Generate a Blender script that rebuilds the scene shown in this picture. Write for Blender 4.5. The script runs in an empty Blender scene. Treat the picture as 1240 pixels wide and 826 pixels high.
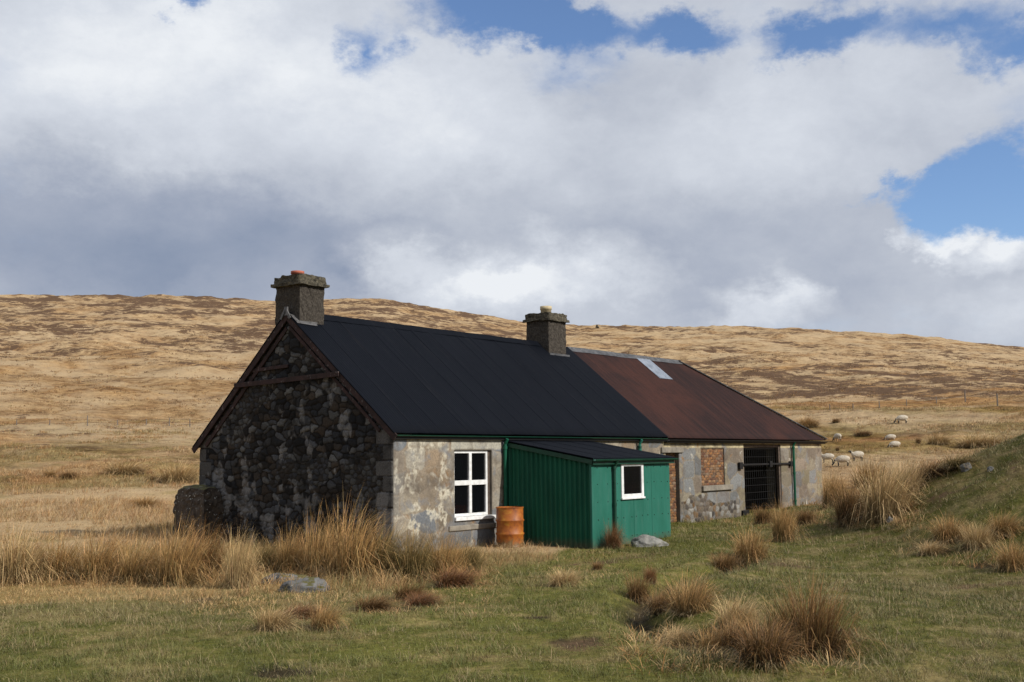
import bpy, bmesh, math, random
import numpy as np
from mathutils import Vector, Matrix, noise as mnoise

random.seed(7)
RNG = np.random.default_rng(11)
scene = bpy.context.scene
COL = scene.collection

# ------------------------------------------------------------------ camera
F_PX = 1301.2
PITCH, ROLL, YAW = [math.radians(v) for v in (6.135, -0.562, 38.657)]
CAM = np.array([-16.146, -16.134, 2.037])
_fx = np.array([math.cos(YAW), math.sin(YAW), 0.0])
_rx = np.array([math.sin(YAW), -math.cos(YAW), 0.0])
_up = np.array([0, 0, 1.0])
FW = _fx * math.cos(PITCH) + _up * math.sin(PITCH)
_U = _up * math.cos(PITCH) - _fx * math.sin(PITCH)
RT = _rx * math.cos(ROLL) + _U * math.sin(ROLL)
UPV = _U * math.cos(ROLL) - _rx * math.sin(ROLL)

def ray(px, py):
    d = FW + RT * (px - 620) / F_PX - UPV * (py - 413) / F_PX
    return d / np.linalg.norm(d)

def on_plane(px, py, n, k):
    n = np.array(n, float); d = ray(px, py)
    return CAM + d * ((k - CAM @ n) / (d @ n))

cam_data = bpy.data.cameras.new('camera')
cam = bpy.data.objects.new('camera', cam_data)
COL.objects.link(cam)
cam_data.sensor_fit = 'HORIZONTAL'
cam_data.sensor_width = 36.0
cam_data.lens = F_PX / 1240 * 36
cam_data.clip_end = 6000
M = Matrix(((RT[0], UPV[0], -FW[0], CAM[0]), (RT[1], UPV[1], -FW[1], CAM[1]), (RT[2], UPV[2], -FW[2], CAM[2]), (0, 0, 0, 1)))
cam.matrix_world = M
scene.camera = cam

# ------------------------------------------------------------------ numpy noise
def _hash(ix, iy, seed):
    h = (ix.astype(np.int64) * 374761393 + iy.astype(np.int64) * 668265263 + seed * 974711) & 0xffffffff
    h = ((h ^ (h >> 13)) * 1274126177) & 0xffffffff
    h = (h ^ (h >> 16)) & 0xffffffff
    h = (h * 2246822519) & 0xffffffff
    h = h ^ (h >> 15)
    return (h & 0xffffff) / float(0xffffff)

def vnoise(x, y, seed=0):
    x = np.asarray(x, float); y = np.asarray(y, float)
    ix = np.floor(x); iy = np.floor(y); fx = x - ix; fy = y - iy
    fx = fx * fx * (3 - 2 * fx); fy = fy * fy * (3 - 2 * fy)
    a = _hash(ix, iy, seed); b = _hash(ix + 1, iy, seed)
    c = _hash(ix, iy + 1, seed); d = _hash(ix + 1, iy + 1, seed)
    return (a * (1 - fx) + b * fx) * (1 - fy) + (c * (1 - fx) + d * fx) * fy

def fbm(x, y, seed=0, octv=4, gain=0.5):
    s = 0; a = 1; t = 0
    x = np.asarray(x, float); y = np.asarray(y, float)
    for o in range(octv):
        s = s + a * vnoise(x * 2 ** o + 17.3 * o, y * 2 ** o - 9.1 * o, seed + o)
        t += a; a *= gain
    return s / t

def sstep(a, b, x):
    t = np.clip((np.asarray(x, float) - a) / (b - a), 0, 1)
    return t * t * (3 - 2 * t)

# ------------------------------------------------------------------ terrain
def sd(x, y):
    dx = np.asarray(x, float) - CAM[0]; dy = np.asarray(y, float) - CAM[1]
    return dx * _rx[0] + dy * _rx[1], dx * _fx[0] + dy * _fx[1]

SKY_PX = [(-700, 372), (-300, 366), (0, 357), (100, 357), (200, 356.5), (260, 359), (330, 363), (400, 363), (440, 361), (470, 363), (540, 375), (600, 384), (650, 391), (700, 394), (800, 395), (900, 395), (960, 396), (1050, 402), (1130, 407), (1240, 421), (1500, 450), (2000, 480)]
_az = []; _tn = []
for _x, _y in SKY_PX:
    d = ray(_x, _y)
    _az.append(math.atan2(d @ _rx, d @ _fx)); _tn.append(d[2] / math.hypot(d[0], d[1]))
_az = np.array(_az); _tn = np.array(_tn)

DITCH_PX = [(905, 668), (868, 684), (815, 700), (782, 715), (770, 738), (796, 762), (850, 786), (920, 800), (1000, 806)]
DITCH = np.array([on_plane(x, y, (0, 0, 1), 0.12)[:2] for x, y in DITCH_PX])

def ditch_dist(x, y):
    x = np.asarray(x, float); y = np.asarray(y, float)
    best = np.full(x.shape, 1e9)
    for a, b in zip(DITCH[:-1], DITCH[1:]):
        ab = b - a; L = ab @ ab
        t = np.clip(((x - a[0]) * ab[0] + (y - a[1]) * ab[1]) / L, 0, 1)
        dd = np.hypot(x - a[0] - ab[0] * t, y - a[1] - ab[1] * t)
        best = np.minimum(best, dd)
    return best

RL = np.array([0, 8, 20, 42, 60, 90, 120, 160, 190.])
ZLEFT = np.array([.35, .20, -.07, .25, 1.1, 3.1, 5.2, 7.8, 8.6])
ZRIGHT = np.array([.35, .20, -.07, .15, .75, 2.7, 5.9, 9.0, 9.9])

def height(x, y):
    x = np.asarray(x, float); y = np.asarray(y, float)
    s, d = sd(x, y)
    r = np.hypot(s, d); az = np.arctan2(s, d)
    w = sstep(-0.1, 0.2, az)
    z = np.interp(r, RL, ZLEFT) * (1 - w) + np.interp(r, RL, ZRIGHT) * w
    # flat terrace under the buildings, in the direction of the walls
    # the hill
    z190 = z
    T = np.interp(az, _az, _tn)
    t = np.clip((r - 190) / 480.0, 0, 1)
    tan0 = (np.where(r > 190, (ZLEFT[-1] * (1 - w) + ZRIGHT[-1] * w), 0) - CAM[2]) / 190.0
    tn = tan0 + (T - tan0) * (t ** 0.62)
    zh = CAM[2] + tn * np.maximum(r, 1)
    over = np.maximum(r - 670, 0)
    zh = CAM[2] + tn * np.minimum(r, 670) + over * 0.0 - (over / 300.0) ** 1.3 * 40
    front = sstep(-0.1, 0.35, np.cos(az))
    z = np.where(r > 190, zh * front + (1 - front) * (z * .6 + 2), z)
    z = np.where(r <= 190, z * (0.35 + 0.65 * front), z)
    # undulation
    amp = np.interp(r, [0, 15, 40, 80, 190, 400, 640, 700], [.02, .04, .12, .5, 1.1, 3.2, .9, .9])
    z = z + amp * (fbm(x / 26, y / 26, 3, 3) - .5) * 2 * sstep(24, 50, r)
    z = z + np.interp(r, [0, 10, 25, 60, 200, 700], [.02, .035, .05, .16, .5, .8]) * (fbm(x / 1.7, y / 1.7, 5, 3) - .5) * 2 * np.interp(r, [0, 80, 200], [1, 1, .3])
    z = z + np.interp(r, [0, 60, 200, 700], [0, .1, .5, 1.2]) * (fbm(x / 7, y / 7, 9, 3) - .5) * 2
    # grassy mound on the right
    ms = np.interp(s, [6.2, 7.2, 8.2, 9.3, 10.3, 13.4, 18, 30], [0, .06, .25, .80, 1.42, 2.60, 3.3, 3.6])
    md = np.where(d < 27, np.exp(-((d - 27) / 8.5) ** 2), np.exp(-((d - 27) / 6.0) ** 2))
    z = z + ms * md + .11 * np.minimum(ms, 1) * md * (fbm(x / .8, y / .8, 19, 4) - .5) * 2 + .16 * np.minimum(ms, 1) * md * (fbm(x / 2.6, y / 2.6, 23, 3) - .5) * 2
    # gentle swell between the lawn and the mound
    z = z + .16 * np.exp(-((s - 3.4) / 1.6) ** 2 - ((d - 15) / 5) ** 2)
    # burn channel
    dd = ditch_dist(x, y)
    z = z - .17 * np.exp(-(dd / .26) ** 2)
    z = z + .05 * np.exp(-((dd - .75) / .3) ** 2)
    # banks and hollow behind the mound
    return z

def ground_at(px, py):
    d = ray(px, py)
    t = np.exp(np.linspace(math.log(5), math.log(900), 6000))
    P = CAM[None, :] + d[None, :] * t[:, None]
    hh = height(P[:, 0], P[:, 1])
    below = np.nonzero(P[:, 2] <= hh)[0]
    i = below[0] if len(below) else len(t) - 1
    return float(P[i, 0]), float(P[i, 1]), float(hh[i])

def dist(x, y):
    return math.hypot(x - CAM[0], y - CAM[1])

# colour zones -------------------------------------------------------
def lin(r, g, b):
    return np.array([((c / 255) ** 2.2) for c in (r, g, b)])
GREEN = np.array([.092, .096, .020]); GREEN2 = np.array([.165, .150, .038])
STRAW = np.array([.38, .29, .15]); STRAW2 = np.array([.27, .19, .08])
TAN = np.array([.45, .32, .175]); GOLD = np.array([.40, .24, .105])
MOSS = np.array([.22, .175, .055]); MUD_SHADE_COL = np.array([.045, .030, .020])

def green_mask(x, y):
    s, d = sd(x, y)
    t = s / np.maximum(d, .1)
    lim = np.interp(t, [-.8, -.5, -.25, -.12, -.03, .03, .08, .12, .28, .32, .36, .6], [15, 15.5, 16.5, 17.5, 20, 22, 30, 37, 38, 30, 29, 29])
    lim = lim + (fbm(x / 2.1, y / 2.1, 21, 3) - .5) * 3.2
    return 1 - sstep(-.9, .9, d - lim)

def ground_colour(x, y):
    s, d = sd(x, y); r = np.hypot(s, d)
    t = s / np.maximum(d, .1)
    g = green_mask(x, y)
    n1 = fbm(x / .55, y / .55, 31, 4); n2 = fbm(x / .16, y / .16, 41, 3); n3 = fbm(x / 6, y / 6, 51, 3)
    straw = sstep(.46, .70, n1 * .6 + n2 * .4 + np.interp(t, [-.5, -.2, .1, .3, .5], [.05, .02, -.02, .04, .07])
                  + .13 * np.exp(-((d - 14.4) / 2.2) ** 2) * sstep(.05, -.15, t) + .18 * np.exp(-((d - 18.5) / 1.2) ** 2 - ((t - .03) / .06) ** 2) - .04)
    a = GREEN + (GREEN2 - GREEN) * n2[..., None]
    b = STRAW2 + (STRAW - STRAW2) * n3[..., None]
    hol = .62 + .5 * fbm(x / 1.7, y / 1.7, 37, 4) + .12 * np.sin(0)
    hol = np.clip(hol * np.interp(t, [-.5, -.2, -.05, .08, .2, .5], [1.1, 1.15, 1.32, 1.3, 1.05, .9]), .5, 1.45)
    lawn = (a + (b - a) * (straw * .55)[..., None]) * hol[..., None]
    m1 = fbm(x / 14, y / 14, 61, 4)
    gold = sstep(.42, .62, m1)
    moor = TAN + (GOLD - TAN) * gold[..., None]
    mo = sstep(.50, .60, fbm(x / 8, y / 8, 71, 4) * .7 + fbm(x / 1.1, y / 1.1, 73, 3) * .3 + .05 * np.exp(-((r - 75) / 28) ** 2)) * sstep(200, 120, r)
    moor = moor + (MOSS - moor) * (mo * .62)[..., None]
    c = moor + (lawn - moor) * g[..., None]
    mud_shade = np.exp(-((ditch_dist(x, y) + (n2 - .5) * .25) / .22) ** 2) * .9
    for (mx, my), rr in MUD_SHADE_SPOTS:
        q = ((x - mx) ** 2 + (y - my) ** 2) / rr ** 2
        mud_shade = np.maximum(mud_shade, sstep(1.1, .2, q + (n2 - .5) * 1.8) * .85)  # peat patches and painted tussock shadows share this dark colour
    c = c + (MUD_SHADE_COL - c) * mud_shade[..., None]
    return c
MUD_SHADE_SPOTS = [(on_plane(x, y, (0, 0, 1), .15)[:2], r) for x, y, r in [(695, 778, .35), (345, 818, .28), (655, 742, .2), (505, 690, .4), (1135, 625, .25), (872, 800, .42), (918, 806, .40), (832, 768, .34), (872, 692, .32), (800, 722, .30), (1190, 678, .3), (250, 716, .35), (480, 730, .4), (395, 752, .35)]]  # bare peat; spots in the ditch cluster paint tussock shadows into the ground colour

# ------------------------------------------------------------------ helpers
def tag(o, label=None, cat=None, group=None, kind=None):
    if label: o['label'] = label
    if cat: o['category'] = cat
    if group: o['group'] = group
    if kind: o['kind'] = kind
    return o

def link(o, parent=None):
    COL.objects.link(o)
    if parent: o.parent = parent
    return o

def empty(name, loc=(0, 0, 0), rz=0):
    o = bpy.data.objects.new(name, None)
    o.empty_display_size = .2
    o.location = loc; o.rotation_euler = (0, 0, rz)
    return link(o)

def np_mesh(name, verts, faces, mat, col=None, smooth=False, uvt=None):
    verts = np.asarray(verts, np.float32); faces = np.asarray(faces, np.int32)
    me = bpy.data.meshes.new(name)
    nf, k = faces.shape
    me.vertices.add(len(verts)); me.vertices.foreach_set('co', verts.ravel())
    me.loops.add(nf * k); me.loops.foreach_set('vertex_index', faces.ravel())
    me.polygons.add(nf)
    me.polygons.foreach_set('loop_start', np.arange(nf, dtype=np.int32) * k)
    me.polygons.foreach_set('loop_total', np.full(nf, k, np.int32))
    me.polygons.foreach_set('use_smooth', np.full(nf, smooth))
    me.update(calc_edges=True)
    if col is not None:
        a = me.color_attributes.new('Col', 'FLOAT_COLOR', 'POINT')
        c = np.ones((len(verts), 4), np.float32); c[:, :3] = col
        a.data.foreach_set('color', c.ravel())
    me.materials.append(mat)
    return me

def np_obj(name, verts, faces, mat, parent=None, col=None, smooth=False):
    return link(bpy.data.objects.new(name, np_mesh(name, verts, faces, mat, col, smooth)), parent)

class MB:
    def __init__(self): self.v = []; self.f = []
    def add(self, v, f):
        n = len(self.v); self.v += [tuple(map(float, p)) for p in v]; self.f += [tuple(i + n for i in q) for q in f]
    def box(self, x0, x1, y0, y1, z0, z1):
        self.add([(x0, y0, z0), (x1, y0, z0), (x1, y1, z0), (x0, y1, z0), (x0, y0, z1), (x1, y0, z1), (x1, y1, z1), (x0, y1, z1)],
                 [(0, 3, 2, 1), (4, 5, 6, 7), (0, 1, 5, 4), (1, 2, 6, 5), (2, 3, 7, 6), (3, 0, 4, 7)])
        return self
    def bar(self, p, q, w, h, up=(0, 0, 1)):
        p = Vector(p); q = Vector(q); d = (q - p).normalized(); u = Vector(up)
        s = d.cross(u).normalized(); u = s.cross(d).normalized()
        s *= w / 2; u *= h / 2
        self.add([p - s - u, p + s - u, p + s + u, p - s + u, q - s - u, q + s - u, q + s + u, q - s + u],
                 [(0, 1, 2, 3), (7, 6, 5, 4), (0, 4, 5, 1), (1, 5, 6, 2), (2, 6, 7, 3), (3, 7, 4, 0)])
        return self
    def tube(self, p, q, r, n=12, r2=None):
        p = Vector(p); q = Vector(q); d = (q - p).normalized()
        a = Vector((1, 0, 0)) if abs(d.x) < .8 else Vector((0, 1, 0))
        s = d.cross(a).normalized(); u = s.cross(d)
        r2 = r if r2 is None else r2
        v = []
        for c, rr in ((p, r), (q, r2)):
            for i in range(n):
                t = 2 * math.pi * i / n; v.append(c + (s * math.cos(t) + u * math.sin(t)) * rr)
        f = [(i, (i + 1) % n, n + (i + 1) % n, n + i) for i in range(n)]
        self.add(v, f + [tuple(range(n))[::-1], tuple(range(n, 2 * n))])
        return self
    def lathe(self, prof, n=32, c=(0, 0, 0)):
        v = []
        for r, z in prof:
            for i in range(n):
                t = 2 * math.pi * i / n; v.append((c[0] + r * math.cos(t), c[1] + r * math.sin(t), c[2] + z))
        f = []
        for k in range(len(prof) - 1):
            for i in range(n):
                j = (i + 1) % n; f.append((k * n + i, k * n + j, (k + 1) * n + j, (k + 1) * n + i))
        self.add(v, f); return self
    def prism(self, pts, axis, a, b):
        n = len(pts)
        def P(p, k):
            return {'x': (k, p[0], p[1]), 'y': (p[0], k, p[1]), 'z': (p[0], p[1], k)}[axis]
        self.add([P(p, a) for p in pts] + [P(p, b) for p in pts],
                 [tuple(range(n)), tuple(range(n, 2 * n))[::-1]] + [(i, n + i, n + (i + 1) % n, (i + 1) % n) for i in range(n)])
        return self
    def build(self, name, mat, parent=None, bevel=0, smooth=False):
        me = bpy.data.meshes.new(name); me.from_pydata(self.v, [], self.f)
        bm = bmesh.new(); bm.from_mesh(me); bmesh.ops.recalc_face_normals(bm, faces=bm.faces)
        if bevel:
            bmesh.ops.bevel(bm, geom=[e for e in bm.edges if len(e.link_faces) == 2 and e.calc_face_angle(0) > .6], offset=bevel, segments=1, affect='EDGES')
        bm.to_mesh(me); bm.free()
        if smooth: me.polygons.foreach_set('use_smooth', np.ones(len(me.polygons), bool))
        me.materials.append(mat); me.update()
        return link(bpy.data.objects.new(name, me), parent)

# ------------------------------------------------------------------ materials
def new_mat(name):
    m = bpy.data.materials.new(name); m.use_nodes = True
    nt = m.node_tree; b = nt.nodes['Principled BSDF']
    return m, nt, b

def N(nt, typ, **kw):
    n = nt.nodes.new(typ)
    for k, v in kw.items():
        if k in n.inputs: n.inputs[k].default_value = v
        else: setattr(n, k, v)
    return n

def ramp(nt, src, stops):
    r = nt.nodes.new('ShaderNodeValToRGB')
    e = r.color_ramp.elements
    while len(e) < len(stops): e.new(.5)
    for q, (p, c) in zip(e, stops):
        q.position = p; q.color = (*c, 1) if len(c) == 3 else c
    nt.links.new(src, r.inputs['Fac']); return r.outputs['Color']

def mix(nt, f, a, b, typ='MIX'):
    m = nt.nodes.new('ShaderNodeMix'); m.data_type = 'RGBA'; m.blend_type = typ; m.clamp_factor = True
    for sock, v in ((m.inputs[0], f), (m.inputs[6], a), (m.inputs[7], b)):
        if hasattr(v, 'is_linked'): nt.links.new(v, sock)
        elif isinstance(v, (int, float)): sock.default_value = v
        else: sock.default_value = (*v, 1)
    return m.outputs[2]

def noise_n(nt, vec, scale, detail=4, rough=.55, dist_=0.0, stretch=None):
    if stretch:
        mp = N(nt, 'ShaderNodeMapping'); mp.inputs['Scale'].default_value = stretch
        nt.links.new(vec, mp.inputs['Vector']); vec = mp.outputs[0]
    n = N(nt, 'ShaderNodeTexNoise', Scale=scale, Detail=detail, Roughness=rough, Distortion=dist_)
    nt.links.new(vec, n.inputs['Vector']); return n.outputs['Fac']

def bump(nt, b, h, strength=.5, dist_=.02):
    n = N(nt, 'ShaderNodeBump', Strength=strength, Distance=dist_)
    nt.links.new(h, n.inputs['Height']); nt.links.new(n.outputs[0], b.inputs['Normal'])

def coord(nt): return nt.nodes.new('ShaderNodeTexCoord').outputs['Object']

def vary(name, c1, c2, scale=8, rough=.8, stretch=None, bstr=.3, bdist=.01, spec=.3, metallic=0, c3=None, s3=30, lo=.35, hi=.65, t3=(.6, .7)):
    m, nt, b = new_mat(name); v = coord(nt)
    n = noise_n(nt, v, scale, 6, .6, 0, stretch)
    c = ramp(nt, n, [(lo, c1), (hi, c2)])
    if c3 is not None:
        n3 = noise_n(nt, v, s3, 5, .6, 0, stretch)
        k = ramp(nt, n3, [(t3[0], (0, 0, 0)), (t3[1], (1, 1, 1))])
        c = mix(nt, k, c, c3)
    nt.links.new(c, b.inputs['Base Color'])
    b.inputs['Roughness'].default_value = rough; b.inputs['Specular IOR Level'].default_value = spec; b.inputs['Metallic'].default_value = metallic
    n2 = noise_n(nt, v, scale * 5, 5, .6, 0, stretch)
    bump(nt, b, n2, bstr, bdist)
    return m

def attr_mat(name, rough=.9, spec=.15, nscale=40, amt=.35, bstr=.6, bdist=.01, transl=0, blotch=None):
    m, nt, b = new_mat(name)
    a = N(nt, 'ShaderNodeVertexColor', layer_name='Col'); c = a.outputs['Color']
    v = coord(nt)
    if nscale:
        n = noise_n(nt, v, nscale, 5, .65)
        k = ramp(nt, n, [(.25, (1 - amt,) * 3), (.75, (1 + amt,) * 3)])
        c = mix(nt, 1.0, c, k, 'MULTIPLY')
        if blotch:
            for bc, bs, lo, hi, st in blotch:
                nb = noise_n(nt, v, bs, 6, .6, .6, st)
                c = mix(nt, ramp(nt, nb, [(lo, (0, 0, 0)), (hi, (1, 1, 1))]), c, bc)
        bump(nt, b, n, bstr, bdist)
    nt.links.new(c, b.inputs['Base Color'])
    b.inputs['Roughness'].default_value = rough; b.inputs['Specular IOR Level'].default_value = spec
    if transl:
        tr = N(nt, 'ShaderNodeBsdfTranslucent'); nt.links.new(c, tr.inputs['Color'])
        ms = N(nt, 'ShaderNodeMixShader'); ms.inputs[0].default_value = transl
        nt.links.new(b.outputs[0], ms.inputs[1]); nt.links.new(tr.outputs[0], ms.inputs[2])
        nt.links.new(ms.outputs[0], nt.nodes['Material Output'].inputs['Surface'])
    return m

MT = {}
MT['grass'] = attr_mat('dry_grass', .6, .3, 0, transl=.12)
MT['gable'] = attr_mat('gable_rubble', .92, .12, 30, .45, .8, .012, blotch=[((.22, .215, .21), 3.6, .64, .76, (1, 1, .5)), ((.014, .013, .012), 1.5, .50, .68, None)])
MT['front'] = attr_mat('front_stonework', .9, .15, 26, .33, .6, .01, blotch=[((.40, .365, .30), 3.4, .58, .72, None), ((.12, .10, .08), 1.9, .46, .70, None), ((.17, .175, .185), 2.6, .54, .72, None), ((.20, .11, .045), 3.3, .62, .72, None)])
MT['barn'] = attr_mat('barn_stonework', .9, .15, 26, .35, .6, .01, blotch=[((.44, .41, .35), 2.2, .62, .69, None), ((.12, .095, .075), 1.4, .50, .66, None), ((.17, .175, .185), 1.9, .56, .68, None), ((.26, .13, .045), 2.3, .62, .70, None)])
MT['brick'] = attr_mat('old_brick', .92, .12, 50, .5, .8, .012, blotch=[((.24, .17, .11), 9, .60, .72, None), ((.075, .040, .025), 11, .50, .66, None)])
MT['stone_plain'] = vary('dressed_stone', (.16, .14, .115), (.27, .24, .195), 6, .9)
MT['core'] = vary('wall_core', (.10, .09, .075), (.17, .15, .125), 5, .95)
MT['harl'] = vary('chimney_harling', (.032, .026, .021), (.095, .080, .064), 22, .95, None, 1.0, .03, c3=(.20, .18, .14), s3=45, t3=(.60, .72))
MT['cope'] = vary('chimney_cope_stone', (.030, .027, .021), (.15, .13, .09), 14, .95, None, 1, .03)
MT['pot_red'] = vary('red_clay', (.28, .075, .045), (.42, .13, .08), 10, .8)
MT['pot_cream'] = vary('cream_clay', (.42, .34, .20), (.55, .46, .30), 8, .8)
MT['barge'] = vary('weathered_red_board', (.018, .010, .009), (.045, .022, .020), 5, .8, (1, 1, 1), .6, .01, c3=(.14, .115, .11), s3=9)
MT['green_dark'] = vary('dark_green_paint', (.004, .036, .022), (.007, .055, .032), 5, .45, None, .15, .004, .4)
MT['green_corr'] = vary('green_corrugated_paint', (.003, .065, .036), (.006, .095, .052), 3, .5, (1, 1, .3), .1, .003, .3, c3=(.01, .07, .04), s3=6)
MT['green_teal'] = vary('teal_green_paint', (.016, .115, .080), (.024, .145, .105), 2.5, .5, (1, 1, .4), .12, .003, .35, c3=(.026, .10, .078), s3=5, t3=(.55, .75))
MT['white'] = vary('white_gloss_paint', (.60, .60, .58), (.80, .80, .80), 9, .5, None, .15, .003, .4)
MT['iron'] = vary('black_iron', (.003, .003, .0035), (.009, .008, .008), 9, .6, None, .3, .004, .3)
MT['drum'] = None
MT['zinc'] = vary('zinc_flashing', (.05, .048, .048), (.13, .125, .125), 8, .5, None, .3, .004, .5)
MT['lead'] = vary('lead_ridge', (.04, .042, .045), (.10, .10, .105), 5, .65, None, .4, .008, .3, c3=(.20, .20, .20), s3=9, t3=(.60, .68))
MT['translucent'] = vary('clear_roof_sheet', (.17, .195, .235), (.29, .32, .375), 5, .3, (1, 1, .4), .1, .003, .6)
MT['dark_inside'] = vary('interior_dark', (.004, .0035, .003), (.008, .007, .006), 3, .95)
MT['post'] = vary('weathered_post', (.12, .10, .085), (.22, .19, .16), 9, .9)
MT['wire'] = vary('fence_wire', (.10, .09, .085), (.18, .17, .16), 9, .6, metallic=.6)
MT['wood_old'] = vary('old_timber', (.06, .045, .035), (.12, .09, .07), 9, .9)

def painted(name, c1, c2, fade, rust=True):
    m, nt, b = new_mat(name); v = coord(nt)
    n = noise_n(nt, v, 2.2, 6, .6, 0, (1, 1, .35)); c = ramp(nt, n, [(.35, c1), (.65, c2)])
    st = noise_n(nt, v, 9, 6, .7, 0, (1, 1, .12))
    c = mix(nt, ramp(nt, st, [(.52, (0, 0, 0)), (.75, (.75, .75, .75))]), c, fade)
    sc = noise_n(nt, v, 34, 4, .7); c = mix(nt, ramp(nt, sc, [(.70, (0, 0, 0)), (.74, (.8, .8, .8))]), c, (.07, .045, .025))
    sp = nt.nodes.new('ShaderNodeSeparateXYZ'); nt.links.new(v, sp.inputs[0])
    low = N(nt, 'ShaderNodeMapRange'); nt.links.new(sp.outputs[2], low.inputs[0]); low.inputs[1].default_value = .34; low.inputs[2].default_value = .0
    n2 = noise_n(nt, v, 6, 6, .75); mu = N(nt, 'ShaderNodeMath', operation='MULTIPLY'); nt.links.new(low.outputs[0], mu.inputs[0]); nt.links.new(n2, mu.inputs[1])
    c = mix(nt, ramp(nt, mu.outputs[0], [(.18, (0, 0, 0)), (.55, (.85, .85, .85))]), c, (.075, .065, .035))
    nt.links.new(c, b.inputs['Base Color']); b.inputs['Roughness'].default_value = .6; b.inputs['Specular IOR Level'].default_value = .25
    bump(nt, b, noise_n(nt, v, 3.5, 4, .6), .35, .02)
    return m
MT['green_teal'] = painted('faded_teal_paint', (.015, .110, .076), (.022, .142, .102), (.045, .135, .105))
MT['green_corr'] = painted('faded_green_corrugated', (.003, .062, .034), (.006, .092, .050), (.016, .085, .055))

def glass_mat():
    m, nt, b = new_mat('dark_window_glass')
    b.inputs['Base Color'].default_value = (.004, .004, .005, 1)
    b.inputs['Roughness'].default_value = .06; b.inputs['Specular IOR Level'].default_value = .35
    v = coord(nt); n = noise_n(nt, v, 1.2, 2); bump(nt, b, n, .12, .01)
    return m
MT['glass'] = glass_mat()

def roof_black():
    m, nt, b = new_mat('black_painted_roof')
    v = coord(nt)
    n = noise_n(nt, v, 1.3, 6, .65, .3, (1, .35, .35))
    c = ramp(nt, n, [(.3, (.0032, .0042, .0070)), (.7, (.0062, .0075, .0112))])
    st = noise_n(nt, v, 3.0, 6, .7, .1, (2.6, .16, .16))
    c = mix(nt, ramp(nt, st, [(.55, (0, 0, 0)), (.8, (.7, .7, .7))]), c, (.0145, .0145, .0165))
    n3 = noise_n(nt, v, 14, 5, .7)
    c = mix(nt, ramp(nt, n3, [(.64, (0, 0, 0)), (.76, (.5, .5, .5))]), c, (.014, .015, .018))
    nt.links.new(c, b.inputs['Base Color'])
    rr = ramp(nt, n, [(.3, (.62,) * 3), (.7, (.8,) * 3)]); nt.links.new(rr, b.inputs['Roughness'])
    b.inputs['Specular IOR Level'].default_value = .05
    bump(nt, b, noise_n(nt, v, 40, 4, .7), .25, .004)
    return m
MT['roof_black'] = roof_black()

def roof_rust():
    m, nt, b = new_mat('rusted_iron_roof')
    v = coord(nt)
    st = noise_n(nt, v, 2.2, 6, .7, .1, (3.2, .22, .22))
    c = ramp(nt, st, [(.25, (.012, .008, .008)), (.45, (.023, .0115, .011)), (.60, (.038, .0165, .014)), (.78, (.070, .029, .020))])
    # more orange low down on the left-hand sheets
    big = noise_n(nt, v, .35, 4, .6, .3)
    c = mix(nt, ramp(nt, big, [(.50, (0, 0, 0)), (.66, (.7, .7, .7))]), c, (.058, .022, .016))
    fine = noise_n(nt, v, 9, 5, .7, 0, (1, .5, .5))
    c = mix(nt, ramp(nt, fine, [(.55, (0, 0, 0)), (.75, (.6, .6, .6))]), c, (.015, .010, .011))
    nt.links.new(c, b.inputs['Base Color']); b.inputs['Roughness'].default_value = .82; b.inputs['Specular IOR Level'].default_value = .2
    bump(nt, b, noise_n(nt, v, 30, 4, .7), .3, .004)
    return m
MT['roof_rust'] = roof_rust()

def drum_mat():
    m, nt, b = new_mat('rusty_drum')
    v = coord(nt)
    n = noise_n(nt, v, 5, 6, .65, .5)
    c = ramp(nt, n, [(.32, (.12, .038, .014)), (.45, (.28, .080, .014)), (.57, (.36, .115, .014)), (.70, (.42, .20, .025))])
    sp = nt.nodes.new('ShaderNodeSeparateXYZ'); nt.links.new(v, sp.inputs[0])
    low = N(nt, 'ShaderNodeMapRange'); nt.links.new(sp.outputs[2], low.inputs[0])
    low.inputs[1].default_value = .42; low.inputs[2].default_value = .05
    n2 = noise_n(nt, v, 7, 5, .7, 1.0)
    mu = N(nt, 'ShaderNodeMath', operation='MULTIPLY'); nt.links.new(low.outputs[0], mu.inputs[0]); nt.links.new(n2, mu.inputs[1])
    c = mix(nt, ramp(nt, mu.outputs[0], [(.30, (0, 0, 0)), (.46, (1, 1, 1))]), c, (.15, .085, .03))
    nt.links.new(c, b.inputs['Base Color']); b.inputs['Roughness'].default_value = .55; b.inputs['Specular IOR Level'].default_value = .4
    bump(nt, b, noise_n(nt, v, 40, 4, .7), .3, .003)
    return m
MT['drum'] = drum_mat()

def rock_mat(name, c1, c2, moss=.5):
    m, nt, b = new_mat(name); v = coord(nt)
    n = noise_n(nt, v, 5, 7, .65, .4)
    c = ramp(nt, n, [(.3, c1), (.65, c2)])
    g = N(nt, 'ShaderNodeNewGeometry'); sp = nt.nodes.new('ShaderNodeSeparateXYZ'); nt.links.new(g.outputs['Normal'], sp.inputs[0])
    n2 = noise_n(nt, v, 3.2, 5, .6)
    mu = N(nt, 'ShaderNodeMath', operation='MULTIPLY'); nt.links.new(sp.outputs[2], mu.inputs[0]); nt.links.new(n2, mu.inputs[1])
    c = mix(nt, ramp(nt, mu.outputs[0], [(1 - moss, (0, 0, 0)), (1 - moss + .06, (1, 1, 1))]), c, (.085, .075, .018))
    n4 = noise_n(nt, v, 16, 5, .6)
    c = mix(nt, ramp(nt, n4, [(.62, (0, 0, 0)), (.68, (1, 1, 1))]), c, (.42, .42, .38))
    nt.links.new(c, b.inputs['Base Color']); b.inputs['Roughness'].default_value = .9
    bump(nt, b, noise_n(nt, v, 22, 6, .7), .8, .02)
    return m
MT['rock'] = rock_mat('grey_rock', (.065, .064, .062), (.155, .152, .145), .56)
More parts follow.
